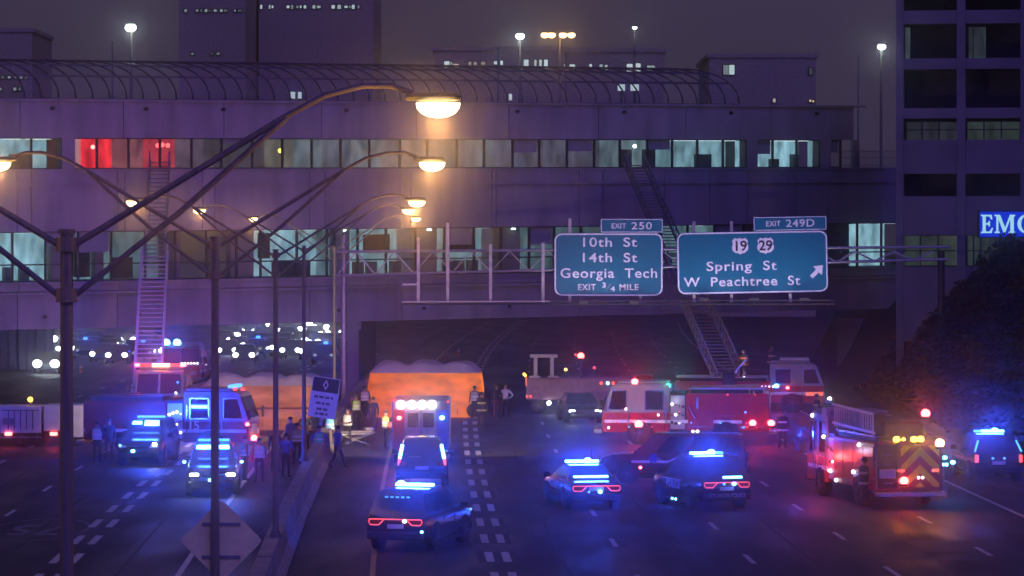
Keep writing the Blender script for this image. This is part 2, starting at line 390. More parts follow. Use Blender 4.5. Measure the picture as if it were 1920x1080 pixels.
def row(bays, z0, z1, transom=None, depth=2.6):
    k = 0
    for b in bays:
        if b is None: continue
        x0, x1, col, st = b; u0, u1 = U(x0), U(x1); k += 1
        p = MB().box(u0+0.05, u1-0.05, 0.10, 0.12, z0+0.05, z1-0.05).build('window_pane', M_pane, b_root)
        f = MB().box(u1-0.06, u1+0.06, 0.02, 0.16, z0, z1).box(u0+0.06, u1-0.06, 0.04, 0.15, z0, z0+0.06).box(u0+0.06, u1-0.06, 0.04, 0.15, z1-0.06, z1)
        if transom: f.box(u0+0.06, u1-0.06, 0.045, 0.145, transom-0.04, transom+0.04)
        f.build('frame', M_frame, p)
        rw = MB().box(u0-0.01, u1+0.01, depth, depth+0.1, z0+0.02, z1-0.02)
        rw.build('room_wall', room_glow('room_%s_%s_%d' % (col, st, k), col, st*1.5), b_root)
        if st > .2 and col == cyan:
            for yy in (0.9, 1.9): MB().box(u0+.35, u1-.35, yy-.06, yy+.06, z1-.09, z1-.05).build('ceiling_light', glow('ceiling_strip', (.75,.95,1), 1.6), b_root)
            MB().box(u0, u1, 0.2, depth-0.02, z1-.045, z1-.03).build('room_ceiling', mat('room_ceiling', (.5,.5,.5)), b_root)
        MB().box(u0, u1, 0.2, depth-0.02, z0+0.0, z0+0.03).build('room_floor', mat('room_floor', (.2,.2,.2)), b_root)
    return
row(row1, Z3, Z4); row(row2, Z1, Z2, Z1+0.98)
# pillars between the window groups
for pa, pb in ((118,142),(1400,1420),(1537,1557)):
    MB().box(U(pa), U(pb), 0.0, 0.9, Z3, Z4).build('pillar', M_concrete, b_root)
for pa, pb in ((108,126),(190,206),(336,350),(445,488),(640,668),(792,832),(948,988),(1410,1440),(1560,1606)):
    MB().box(U(pa), U(pb), 0.9, 1.6, Z1+0.02, Z2-0.02).build('pillar', M_concrete, b_root)
# dark boards, shelves and people-height furniture behind the lower windows; lamps behind the upper ones
M_board = mat('dark_board', (0.02,0.018,0.02), 0.7)
for pa, pb, za, zb in ((152,182,7.5,9.4),(225,262,7.4,8.6),(500,520,8.4,9.9),(698,745,8.75,9.75),(858,904,8.7,9.8),(526,596,7.35,8.25)):
    MB().box(U(pa), U(pb), 1.0, 1.25, za, zb).build('display_board', M_board, b_root)
for pa in (30, 60, 690, 715, 760, 860, 880, 905):
    MB().box(U(pa), U(pa+16), 1.7, 2.2, Z1+0.03, Z1+0.8).build('cabinet', mat('room_furniture', (.12,.12,.13)), b_root)
for pa, za, col in ((190,14.95,(1,.3,.25)),(312,15.05,(1,.1,.1)),(321,15.08,(1,.1,.1)),(331,15.05,(1,.1,.1)),(542,14.75,(1,.85,.1)),(1208,15.05,(.8,1,1))):
    MB().ball((U(pa), 1.2, za), 0.13).build('room_lamp', glow('room_lamp_%s' % str(col), col, 5), b_root)
for pa in (655, 812, 970):
    MB().cyl((U(pa), 0.5, Z2-0.14), 0.14, 0.1).build('downlight', glow('downlight', (.6,.9,1), 6), b_root)
    lamp('SPOT', b_root, (U(pa), 0.45, Z2-0.22), 60, (.6,.9,1), 0.08, (0,0.35,-1), angle=80)
for pa, wd in ((0,1.6),(40,1.2),(1190,.6),(1232,.7),(1330,1.0),(1470,.5),(1510,.4)):
    MB().box(U(pa), U(pa)+wd, 1.4, 1.9, Z3+0.03, Z3+0.55+0.3*(pa % 3)).build('cabinet', mat('room_furniture', (.12,.12,.13)), b_root)
# roller blinds let down to different heights, drain pipes and scuppers on the walls
wb = random.Random(17)
for bays, z0, z1 in ((row1, Z3, Z4), (row2, Z1, Z2)):
    for b in bays:
        if b is None or wb.random() > .22: continue
        u0, u1 = U(b[0])+.07, U(b[1])-.07; f = wb.uniform(.12,.5)
        MB().box(u0, u1, .24, .25, z1-.06-f*(z1-z0), z1-.06).build('blind', mat('blind_cloth', (.42,.42,.44), .8, var=.1), b_root)
for k, px in enumerate((60, 235, 380, 610, 770, 930, 1130, 1330, 1490)):
    MB().tube([(U(px),-.06,Z2+.1),(U(px),-.06,Z3-.15)], .05, 6).build('drain_pipe', M_concrete_d, b_root)
    MB().box(U(px+40)-.14, U(px+40)+.14, -.05, .01, Z5-.5, Z5-.32).build('scupper', M_frame, b_root)
    MB().box(U(px+25)-.12, U(px+25)+.12, -.04, .01, Z0+.6, Z0+.78).build('scupper', M_frame, b_root)
# open terrace at the right end of the upper storey
tr = MB()
for z in (Z3+0.15, Z3+0.62, Z3+1.05): tr.bar((U(1577),0.05,z), (U(1690),0.05,z), 0.045)
tr.build('terrace_rail', M_steel, b_root)
pk = MB()
for k in range(34):
    u = U(1577)+k*(U(1690)-U(1577))/33; pk.bar((u,0.05,Z3), (u,0.05,Z3+1.05), 0.025)
pk.build('terrace_balusters', M_steel, b_root)
MB().box(U(1600), U(1612), 0.1, 0.4, Z3, Z4).build('pillar', M_concrete, b_root)
# vaulted glass canopy on the roof: ribs, purlins and panes
M_rib = mat('canopy_rib', (0.14,0.12,0.12), 0.5, 0.4)
M_cpane = glass('canopy_pane', (0.30,0.28,0.32), 0.78, 0.25)
CU0, CU1, CH, CW = U(62), U(1404), 2.35, 4.6
def arc(t): # 0 at the front foot, 1 at the crown
    a = t*math.pi/2; return (CW*(1-math.cos(a)), CH*math.sin(a)**0.85)
nr = 46; SK = -0.42
ribme = None
for i in range(nr+1):
    u = CU0 + (CU1-CU0)*i/nr
    pts = [(arc(t)[0]*SK, 1.2+arc(t)[0], Z5+0.12+arc(t)[1]) for t in [k/10 for k in range(11)]]
    if ribme is None:
        ribme = MB().tube(pts, 0.055, 5).mesh('canopy_rib'); ribme.materials.append(M_rib)
    inst(ribme, 'canopy_rib', b_root, (u,0,0))
    if i < nr:
        for k, (t0, t1) in enumerate(((0.02,0.34),(0.36,0.62),(0.64,1.0))):
            w = (CU1-CU0)/nr; a, b = arc(t0), arc(t1)
            q = MB().quad((u+a[0]*SK+.04,1.2+a[0],Z5+.12+a[1]), (u+w+a[0]*SK-.04,1.2+a[0],Z5+.12+a[1]), (u+w+b[0]*SK-.04,1.2+b[0],Z5+.12+b[1]), (u+b[0]*SK+.04,1.2+b[0],Z5+.12+b[1]))
            q.build('canopy_pane', M_cpane, b_root)
for t in (0.0, 0.35, 0.63, 1.0):
    a = arc(t); MB().bar((CU0+a[0]*SK,1.2+a[0],Z5+.12+a[1]), (CU1+a[0]*SK,1.2+a[0],Z5+.12+a[1]), 0.12).build('purlin', M_rib, b_root)
# pier wall under the bridge, running with the road
def along(u0, u1, y0, ln, z0, z1):
    dx, dy = math.sin(PHI), math.cos(PHI)
    return MB().loft([[(u0+dx*y0,dy*y0,z), (u1+dx*y0,dy*y0,z), (u1+dx*(y0+ln),dy*(y0+ln),z), (u0+dx*(y0+ln),dy*(y0+ln),z)] for z in (z0, z1)])
along(U(645), U(672), 0.5, 27, -0.6, Z0-0.5).build('pier', M_concrete, b_root)
along(U(640), U(677), 0.3, 27.4, Z0-0.52, Z0+0.005).build('pier_cap', M_concrete, b_root)
# ------------------------------------------------------------------ sign gantry
GD = 201.0
def gp(px, py, dy=0.0): return (gx(px, GD), GD+dy, gz(py, GD))
gan = empty('sign_gantry', (gx(645, GD), GD, 0), 0, 'steel truss sign gantry spanning the right hand carriageway in front of the bridge', 'gantry')
def G(px, py, dy=0.0):
    p = gp(px, py, dy); return (p[0]-gan.location.x, p[1]-GD, p[2])
MB().tube([G(645, 762), G(645, 440)], [0.19, 0.16], 12).build('post', M_steel, gan, True)
MB().cbox(G(645, 758), (0.8, 0.8, 0.35)).build('post_base', M_barrier, gan)
MB().tube([G(1765, 760), G(1765, 470)], [0.22, 0.19], 12).build('post', M_dark, gan, True)
MB().cbox(G(1765, 756), (0.8, 0.8, 0.4)).build('post_base', M_barrier, gan)
for dy in (-0.6, 0.6):
    MB().tube([G(625, 472, dy), G(1778, 463, dy)], 0.075, 8).build('truss_chord', M_steel, gan)
    MB().tube([G(625, 517, dy), G(1775, 486, dy)], 0.075, 8).build('truss_chord', M_steel, gan)
    xs = list(range(632, 1770, 36))
    for i in range(len(xs)-1):
        a, b = xs[i], xs[i+1]; f = (a-625)/1150
        lo = lambda x: 517-31*(x-625)/1150
        p, q = ((a, lo(a)), (b, 471)) if i % 2 == 0 else ((a, 472), (b, lo(b)))
        MB().bar(G(*p, dy), G(*q, dy), 0.05).build('truss_brace', M_steel, gan)
for i, x in enumerate(range(640, 1770, 72)):
    MB().bar(G(x, 472, -0.6), G(x, 472, 0.6), 0.05).build('truss_tie', M_steel, gan)
M_hang = mat('sign_hanger', (0.55,0.5,0.48), 0.5, 0.3)
for x, y0 in ((785, 445), (840, 418), (920, 458), (1018, 455), (1068,410), (1200,440), (1300,415), (1370,415), (1480,430)):
    MB().bar(G(x, y0, -0.72), G(x, 567, -0.72), 0.17, 0.12).build('sign_hanger', M_hang, gan)
MB().box(G(755,0)[0], G(1560,0)[0], -1.6, -0.75, gz(571,GD), gz(568,GD)).build('catwalk', M_dark, gan)
MB().bar(G(755,565,-1.62), G(1030,564,-1.62), 0.06).build('catwalk_edge', M_hang, gan); MB().bar(G(1031,564,-1.62), G(1560,562,-1.62), 0.06).build('catwalk_edge', M_dark, gan)  # right part in dark steel, so the rail there looks unlit
MB().bar(G(755,533,-0.66), G(786,533,-0.66), 0.1).build('bracket', M_hang, gan)

M_signgreen = mat('sign_green', (0.004, 0.17, 0.24), 0.45, var=0.06)
M_signwhite = mat('sign_white', (0.86, 0.84, 0.84), 0.45, var=0.04)
def rrect(x0, x1, z0, z1, r, n=5):
    pts = []
    for (ccx, ccz, a0) in ((x1-r, z1-r, 0), (x0+r, z1-r, 90), (x0+r, z0+r, 180), (x1-r, z0+r, 270)):
        for k in range(n+1):
            a = R(a0+90*k/n); pts.append((ccx+r*math.cos(a), ccz+r*math.sin(a)))
    return pts
def panel(parent, x0, x1, z0, z1, y, r, edge, name='panel'):
    p = MB().prism(rrect(x0, x1, z0, z1, r), y, y+0.06).build(name, M_signgreen, parent)
    o, i = rrect(x0+.02, x1-.02, z0+.02, z1-.02, r), rrect(x0+.02+edge, x1-.02-edge, z0+.02+edge, z1-.02-edge, max(0.02, r-edge))
    b = MB(); n = len(o)
    for k in range(n):
        j = (k+1) % n
        b.quad((o[k][0], y-0.006, o[k][1]), (o[j][0], y-0.006, o[j][1]), (i[j][0], y-0.006, i[j][1]), (i[k][0], y-0.006, i[k][1]))
    b.build('border', M_signwhite, p)
    return p
SD = GD - 0.98
sc_ = FPX / SD
def sign(name, px0, px1, py0, py1, label, ang=0.0):
    X = gx((px0+px1)/2, SD); t = empty(name, (X, SD, gz(py1, SD)), ang, label, 'road sign')
    w, h = (px1-px0)/sc_, (py1-py0)/sc_
    return t, w, h
def wr(t, px0, px1, py1, s_, txt, px, py, hpx, wpx, bold=0.010, parent=None):
    ws = [text_mesh(w_, hpx/sc_*1.40, M_signwhite, parent or t, (0, -0.014, (py1-py)/sc_), bold=bold, spacing=1.12, align='LEFT') for w_ in txt.split()]
    wd = [max(v.co.x for v in o.data.vertices) for o in ws]; gap = hpx/sc_*.95; tot = sum(wd)+gap*(len(ws)-1)
    f = wpx/sc_/tot; x = (px-(px0+px1)/2)/sc_ - wpx/sc_/2
    for o, q_ in zip(ws, wd): o.location.x = x; o.scale = (f, 1, 1); x += (q_+gap)*f
    return ws
t, w, h = sign('exit_sign', 1039, 1243, 437, 555, 'green motorway sign listing two streets and a three quarter mile exit')
pn = panel(t, -w/2, w/2, 0, h, 0, 0.42, 0.085)
for txt, px, py, hp in (('10th St',1141,455,(17.5,107)),('14th St',1141,484,(17.5,108)),('Georgia Tech',1141,513,(18,182)),('EXIT',1100,539,(11.5,34)),('MILE',1179,539,(11.5,37))):
    wr(t,1039,1243,555,0,txt,px,py,*hp,parent=pn)
wr(t,1039,1243,555,0,'3',1132,535,9.5,8,parent=pn); wr(t,1039,1243,555,0,'4',1149,542,9.5,8,parent=pn)
MB().bar((-0.08+(1139-1141)/sc_,-0.012,.33), ((1145-1141)/sc_,-0.012,.68), 0.035, 0.012).build('fraction_bar', M_signwhite, pn)
tb = panel(t, (1126-1141)/sc_, (1243-1141)/sc_, h+0.02, h+27/sc_, 0, 0.06, 0.04, 'exit_tab')
wr(t,1039,1243,555,0,'EXIT',1160,424,9.5,28,parent=tb); wr(t,1039,1243,555,0,'250',1203,424,13.5,39,parent=tb)
for x in (-1.8, 0, 1.8): MB().box(x-.06, x+.06, 0.06, 0.2, 0.1, h).build('mounting_rail', M_steel, t)

t2, w2, h2 = sign('exit_sign', 1270, 1554, 434, 550, 'wide green motorway sign with two route shields and an exit arrow', R(-2.0))
t2.rotation_euler = (0, R(-1.0), R(3))
pn = panel(t2, -w2/2, w2/2, 0, h2, 0, 0.42, 0.085)
for txt, px, py, hp in (('Spring St',1391,499,(17.5,133)),('W Peachtree St',1392,528,(17.5,219))): wr(t2,1270,1554,550,0,txt,px,py,*hp,parent=pn)
M_blk = mat('sign_black', (0.015,0.015,0.02), 0.5)
for px, num in ((1389,'19'),(1437,'29')):
    xo = (px-1412)/sc_; z = (550-461)/sc_; q = 15.5/sc_
    sh = [(-.62,1.0),(-.3,.86),(0,1.0),(.3,.86),(.62,1.0),(1.0,.62),(.86,.3),(1.02,-.1),(.95,-.5),(.6,-.82),(.25,-.86),(0,-1.02),(-.25,-.86),(-.6,-.82),(-.95,-.5),(-1.02,-.1),(-.86,.3),(-1.0,.62)]
    s_ = MB().prism([(xo+a*q, z+b*q) for a, b in sh], -0.02, -0.001).build('route_shield', M_signwhite, pn)
    text_mesh(num, 0.78, M_blk, s_, (xo, -0.028, z-0.02), bold=0.012)
ax, az = (1533-1412)/sc_, (550-511)/sc_; q = 15/sc_
arrow = [(-1,-.25),(.1,-.25),(.1,-.8),(1.1,0),(.1,.8),(.1,.25),(-1,.25)]
ca, sa = math.cos(R(45)), math.sin(R(45))
MB().prism([(ax+(a*ca-b*sa)*q, az+(a*sa+b*ca)*q) for a, b in arrow], -0.016, -0.001).build('arrow', M_signwhite, pn)
tb = panel(t2, (1415-1412)/sc_, (1553-1412)/sc_, h2+0.02, h2+27/sc_, 0, 0.06, 0.04, 'exit_tab')
wr(t2,1270,1554,550,0,'EXIT',1452,420.5,10,28,parent=tb); wr(t2,1270,1554,550,0,'249D',1503,420.5,14,54,parent=tb)
for x in (-3.2, -1.1, 1.1, 3.2): MB().box(x-.06, x+.06, 0.06, 0.2, 0.1, h2).build('mounting_rail', M_steel, t2)
# floodlights added under both panels in place of the signs' retroreflection
for X0, n_, tt in ((0, 2, t), (0, 3, t2)):
    for k in range(n_):
        x = (k-(n_-1)/2)*2.8
        MB().cbox((x, -0.95, -0.32), (0.5, 0.22, 0.16)).build('floodlight', M_dark, gan).location = (tt.location.x-gan.location.x, SD-GD, tt.location.z)
        MB().box(x-.2, x+.2, -.86, -.84, -.36, -.26).build('flood_lens', glow('flood_lens', (.8,.75,1), 1.5), gan).location = (tt.location.x-gan.location.x, SD-GD, tt.location.z)
    lamp('AREA', gan, (tt.location.x-gan.location.x, SD-GD-2.3, tt.location.z-1.2), 900*n_, (0.8,0.68,1.0), 0.3, (0, 0.62, 1.0), 100, 3.0*n_)

# ------------------------------------------------------------------ tilted car pool sign and the diamond sign seen from behind
cs = empty('carpool_sign', (gx(590,149), 149, 0), 0, 'tilted white rectangular sign with a black diamond header on the median', 'road sign')
cs.rotation_euler = (0, R(8), 0)
MB().box(-.06, .06, -.05, .05, 0, 2.2).build('post', M_steel, cs)
k_ = FPX/149
zz = lambda py: gz(py, 149)
pn = MB().prism(rrect(-0.58, 0.58, 2.02, 3.72, 0.06), -.09, -.05).build('panel', mat('sign_face', (0.78,0.76,0.78), 0.45, var=0.08), cs)
hd = MB().prism(rrect(-0.55, 0.55, 3.10, 3.69, 0.05), -.1, -.091).build('header', M_blk, pn)
di = [(0,.22),(.12,0),(0,-.22),(-.12,0)]; dj = [(0,.13),(.065,0),(0,-.13),(-.065,0)]
b = MB()
for k in range(4):
    j = (k+1) % 4; b.quad(*[(a, -.104, 3.4+c) for a, c in (di[k], di[j], dj[j], dj[k])])
b.build('diamond', M_signwhite, hd)
for z, ws in ((2.88,(.16,.2,.18,.1)),(2.62,(.2,.12,.16)),(2.38,(.22,.18)),(2.18,(.12,.2,.1))):
    x = -sum(ws)/2-.05*len(ws)/2
    for q in ws:
        MB().box(x, x+q, -.095, -.091, z-.05, z+.05).build('text_line', mat('faded_lettering', (.12,.1,.14), .6), pn); x += q+.05

ds = empty('diamond_sign', (gx(403,65), 65.16, gz(1015,65)), 0, 'back of a plain diamond warning sign bolted to a lamp pole', 'road sign')
dsz = 1.42/2
def dia(r, cut=0.08): return [(cut,r-cut),(0,r-cut*.35),(-cut,r-cut),(-(r-cut),cut),(-(r-cut*.35),0),(-(r-cut),-cut),(-cut,-(r-cut)),(0,-(r-cut*.35)),(cut,-(r-cut)),((r-cut),-cut),(r-cut*.35,0),((r-cut),cut)]
MB().prism([(x+0.1, z) for x, z in dia(0.76)], 0.0, 0.012).build('plate', mat('bare_aluminium', (0.85,0.72,0.34), 0.5, 0.0, var=0.12), ds)
for z in (-.3, .3): MB().box(-.25, .45, -.03, 0, z-.03, z+.03).build('bracket', M_lead, ds)

# ------------------------------------------------------------------ hospital tower on the right
TD = 205.0
tw = empty('hospital_tower', (gx(1680,TD), TD, 0), R(-9), 'tall dark concrete tower with deep window bays on the right edge', 'building')
k_ = FPX/TD
def TX(px): return (px-1680)/k_
def TZ(py): return gz(py, TD)
tb_ = MB()
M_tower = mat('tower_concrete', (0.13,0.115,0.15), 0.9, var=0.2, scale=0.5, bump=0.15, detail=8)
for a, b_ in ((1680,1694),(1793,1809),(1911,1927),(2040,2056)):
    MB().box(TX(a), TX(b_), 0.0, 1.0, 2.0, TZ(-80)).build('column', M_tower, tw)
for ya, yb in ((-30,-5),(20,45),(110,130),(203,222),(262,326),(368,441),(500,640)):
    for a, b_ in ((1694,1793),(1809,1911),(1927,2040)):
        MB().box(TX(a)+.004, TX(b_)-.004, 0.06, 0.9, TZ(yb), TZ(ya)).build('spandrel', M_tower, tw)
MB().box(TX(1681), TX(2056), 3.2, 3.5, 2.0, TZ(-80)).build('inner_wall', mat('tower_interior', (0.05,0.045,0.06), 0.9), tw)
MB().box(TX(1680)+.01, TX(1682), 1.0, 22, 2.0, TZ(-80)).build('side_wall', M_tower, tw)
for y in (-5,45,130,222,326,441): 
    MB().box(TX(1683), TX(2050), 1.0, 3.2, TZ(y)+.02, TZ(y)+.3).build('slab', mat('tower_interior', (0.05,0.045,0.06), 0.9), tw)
for (a, b_, ya, yb, st, col) in ((1692,1791,441,499,.085,(.6,.85,.75)),(1811,1850,441,499,.075,(.6,.85,.75)),(1851,1909,441,499,.06,(.6,.8,.8)),(1697,1791,226,261,.06,(.6,.7,.9)),(1811,1908,226,261,.03,(.7,.7,.9)),(1694,1703,47,112,.10,(.6,.8,1)),(1813,1820,47,108,.06,(.6,.8,1)),(1822,1845,47,108,.07,(.6,.8,1))):
    p = MB().box(TX(a), TX(b_), 0.3, 0.34, TZ(yb)+.01, TZ(ya)-.01).build('window_pane', glass('tower_pane', (.03,.035,.04), .8), tw)
    MB().box(TX(a), TX(b_), 2.2, 2.3, TZ(yb)+.03, TZ(ya)-.03).build('room_wall', room_glow('tower_room_%d' % a, col, st), tw)
    if b_-a > 30:
        f = MB()
        for q in range(1, max(2, (b_-a)//45)+1): x = TX(a)+q*(TX(b_)-TX(a))/(max(2,(b_-a)//45)+1); f.box(x-.04, x+.04, .25, .38, TZ(yb), TZ(ya))
        f.box(TX(a), TX(b_), .25, .38, (TZ(ya)+TZ(yb))/2-.03, (TZ(ya)+TZ(yb))/2+.03); f.build('frame', M_frame, p)
es = empty('lit_sign', (gx(1835,TD-1.2), TD-1.2, gz(446,TD-1.2)), 0, 'bright blue lit sign with white serif capitals on the tower', 'sign')
k_ = FPX/(TD-1.2)
MB().box(0, 210/k_, 0, 0.5, 0, 51/k_).build('casing', M_dark, es)
MB().box(.06, 210/k_-.06, -.02, 0, .06, 51/k_-.06).build('face', glow('sign_blue_face', (0.01,0.045,0.95), 0.75), es)
for x in (.4, 5.6): MB().box(x-.05, x+.05, .5, 1.25, .3, .42).box(x-.05, x+.05, .5, 1.25, 1.1, 1.22).build('bracket', M_dark, es)
M_let = glow('sign_letter', (0.42,0.82,1.0), 1.0)
def glyph(parts, x): 
    m_ = MB()
    for q in parts: m_.prism([(x+a, .27+b) for a, b in q], -.05, -.021)
    m_.build('letter', M_let, es)
E_ = [[(.0,0),(.62,0),(.7,.3),(.62,.3),(.5,.1),(.28,.1),(.28,.95),(.48,.95),(.58,.78),(.66,.78),(.62,1.05),(0,1.05),(0,.97),(.1,.95),(.1,.1),(0,.08)],[(.28,.48),(.4,.48),(.46,.38),(.52,.38),(.52,.7),(.46,.7),(.4,.58),(.28,.58)]]
M_ = [[(0,0),(.3,0),(.3,.08),(.22,.1),(.22,.8),(.52,0),(.6,0),(.9,.8),(.9,.1),(.8,.08),(.8,0),(1.18,0),(1.18,.08),(1.1,.1),(1.1,.95),(1.18,.97),(1.18,1.05),(.88,1.05),(.6,.32),(.32,1.05),(0,1.05),(0,.97),(.1,.95),(.1,.1),(0,.08)]]
def O_(x):
    m_ = MB(); n = 24
    for k in range(n):
        a0, a1 = 2*math.pi*k/n, 2*math.pi*(k+1)/n
        m_.quad(*[(x+.52+rx*math.cos(t), -.05, .27+.525+rz*math.sin(t)) for t, rx, rz in ((a0,.52,.54),(a1,.52,.54),(a1,.3,.45),(a0,.3,.45))])
    m_.build('letter', M_let, es)
R_ = [[(0,0),(.36,0),(.36,.08),(.28,.1),(.28,.46),(.4,.46),(.72,0),(.98,0),(.98,.08),(.9,.1),(.62,.5),(.76,.62),(.76,.88),(.6,1.03),(0,1.05),(0,.97),(.1,.95),(.1,.1),(0,.08)]]
Y_ = [[(.3,0),(.7,0),(.7,.08),(.6,.1),(.6,.45),(.9,.95),(1.0,.97),(1.0,1.05),(.7,1.05),(.7,.97),(.76,.95),(.53,.55),(.3,.95),(.36,.97),(.36,1.05),(0,1.05),(0,.97),(.1,.95),(.4,.45),(.4,.1),(.3,.08)]]
glyph(E_, .12); glyph(M_, .9); O_(2.2); glyph(R_, 3.4); glyph(Y_, 4.5)
lamp('AREA', es, (3.1, -.3, .78), 26, (0.02,0.08,1.0), 1.3, (0,-1,0), 170, 6.0)

# ------------------------------------------------------------------ embankments
def emb_profile(r): 
    pts = ((-3,-.5),(0,-.02),(1.2,.55),(3.2,4.2),(5.2,6.3),(9,9.2),(16,11),(60,13))
    for (a, za), (b, zb) in zip(pts, pts[1:]):
        if r <= b: return za+(zb-za)*(r-a)/(b-a)
    return 13
er = random.Random(5)
xs = [-1,0,.6,1.2,2,2.6,3.2,4,5.2,6.5,8,10,13,17,24,36,60]; ds_ = [140+i*3.0 for i in range(40)]
vs = []; fs = []
for D in ds_:
    for r in xs:
        amp = 0 if r <= 0 else min(1, r/2)*0.28
        grow = max(0.02, min(1, (D-140)/30)) if D < 170 else 1
        vs.append((cx(D)+22.6+r, D+er.uniform(-.8,.8), emb_profile(r)*grow + er.uniform(-amp, amp)))
n = len(xs)
for i in range(len(ds_)-1):
    for j in range(n-1): fs.append((i*n+j, i*n+j+1, (i+1)*n+j+1, (i+1)*n+j))
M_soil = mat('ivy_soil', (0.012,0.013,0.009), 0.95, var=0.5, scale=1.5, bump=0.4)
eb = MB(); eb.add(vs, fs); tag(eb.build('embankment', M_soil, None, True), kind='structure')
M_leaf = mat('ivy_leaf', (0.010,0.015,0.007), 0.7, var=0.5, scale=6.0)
lf = MB()
for k in range(15000):
    D = er.uniform(142, 214); r = abs(er.gauss(0, 6.0))+.4
    grow = min(1, (D-140)/30) if D < 170 else 1
    X = cx(D)+22.6+r; z = emb_profile(r)*grow+er.uniform(.02,.55)
    s_ = er.uniform(.09,.22); a = er.uniform(0, 6.3); ux, uy = math.cos(a)*s_, math.sin(a)*s_; tz = er.uniform(-.6,.6)*s_
    lf.quad((X-ux,D-uy,z-tz),(X+uy*.7,D-ux*.7,z+s_*.4),(X+ux,D+uy,z+tz),(X-uy*.7,D+ux*.7,z-s_*.4))
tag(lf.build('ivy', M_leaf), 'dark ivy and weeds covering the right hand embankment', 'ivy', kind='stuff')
# bushes at the top of the bank, in front of the tower
def bush(X, D, z, rx, rz, n_, label, seed):
    q = random.Random(seed); t_ = empty('bush', (X, D, z), 0, label, 'bush', 'bushes on the right embankment')
    st = MB()
    for k in range(6): a = q.uniform(0,6.3); st.tube([(0,0,-.3),(math.cos(a)*rx*.35,math.sin(a)*rx*.3,rz*.5),(math.cos(a)*rx*.6,math.sin(a)*rx*.5,rz*1.1)],[.07,.045,.015],5)
    st.build('stem', mat('bark', (.05,.04,.03), .9), t_)
    m_ = MB()
    cl = [(q.gauss(0,rx*.45), q.gauss(0,rx*.4), rz*q.uniform(.25,1.25), q.uniform(.35,.6)) for _ in range(16)]
    for k in range(n_):
        c = cl[k % 16]; p = Vector((q.gauss(0,1),q.gauss(0,1),q.gauss(0,1))).normalized()*c[3]*rx*q.uniform(.5,1)
        x, y, zc = c[0]+p.x, c[1]+p.y, max(.05, c[2]+p.z*.8); s_ = q.uniform(.06,.15); a = q.uniform(0,6.3); ux, uy = math.cos(a)*s_, math.sin(a)*s_; tz = q.uniform(-1,1)*s_
        m_.quad((x-ux,y-uy,zc-tz),(x+uy*.6,y-ux*.6,zc+s_*.5),(x+ux,y+uy,zc+tz),(x-uy*.6,y+ux*.6,zc-s_*.5))
    m_.build('foliage', M_leaf, t_)
bush(gx(1905,192), 192, 6.9, 1.9, 1.7, 2600, 'tall dark bush under the lit blue sign at the right edge', 1)
bush(gx(1850,188), 188, 5.6, 1.4, 1.1, 1800, 'dark bush on the bank right of the gantry post', 2)
bush(gx(1925,176), 176, 4.6, 1.6, 1.6, 2000, 'low dark bush at the right picture edge above the road', 3)
bush(gx(1800,191), 191, 4.7, 1.0, .7, 1000, 'small dark bush beside the gantry post', 4)
# corrugated retaining wall on the left behind the bridge
rw = empty('retaining_wall', (gx(0,262), 262, 0), 0, 'ribbed retaining wall below the left end of the bridge', 'wall')
for k in range(13):
    x = gx(100,262)-gx(0,262)-k*0.66
    MB().prism([(x-.62,.0),(x-.5,-.16),(x-.12,-.16),(x,0),(x,.3),(x-.62,.3)], -.1, 5.2, 'xy').build('rib_panel', M_concrete, rw)
# retaining wall on the right behind the ladder truck
rr = empty('retaining_wall', (gx(1570,236), 236, 0), 0, 'dark retaining wall behind the right ladder truck under the bridge', 'wall')
for k in range(7):
    MB().box(k*2.4+.01, k*2.4+2.39, 0, .4, -.1, 4.3).build('panel', M_concrete_d, rr)

# ------------------------------------------------------------------ far city
M_fw = mat('far_wall', (0.56,0.46,0.24), 0.9)
def far_building(px0, px1, py_top, D, label, wins, depth=20):
    t_ = empty('far_building', (gx((px0+px1)/2, D), D, 0), 0, label, 'building', 'far buildings behind the bridge')
    w_ = gx(px1,D)-gx(px0,D); zt = gz(py_top, D)
    MB().box(-w_/2, w_/2, 0, depth, 0, zt).build('wall', M_fw, t_)
    MB().box(-w_/2-.3, w_/2+.3, -.3, depth+.3, zt, zt+.5).build('roof', M_fw, t_)
    for (xa, xb, ya, yb, st, col) in wins:
        x0, x1 = gx(xa,D)-t_.location.x, gx(xb,D)-t_.location.x
        f = MB().box(x0-.12, x1+.12, -.18, -.001, gz(yb,D)-.12, gz(ya,D)+.12).build('window', M_frame, t_)
        MB().box(x0, x1, -.22, -.185, gz(yb,D), gz(ya,D)).build('pane', glow('far_pane_%.2f_%s' % (st, col), col, st), f)
    return t_
W1, W2 = (.75,.9,1), (1,.85,.8)
q = random.Random(11)
def rowwins(a, b, y, n_, st, skip=.3, h=6, col=W1):
    out = []; x = a
    while x < b:
        w_ = q.uniform(3, 7)
        if q.random() > skip: hh = q.uniform(.5,1)*h; out.append((x, x+w_, y-hh/2, y+hh/2, round(st*q.choice((.35,.7,1)),2), col))
        x += w_+q.uniform(2, 7)
    return out
far_building(335, 460, -60, 470, 'far dark tower with faint window rows at top left', rowwins(346,455,20,9,.5)+rowwins(350,432,101,9,.3,.4), 30)
far_building(485, 700, -80, 490, 'far dark block with a bright window row at the top edge', rowwins(488,672,13,9,.9,.25,8), 30)
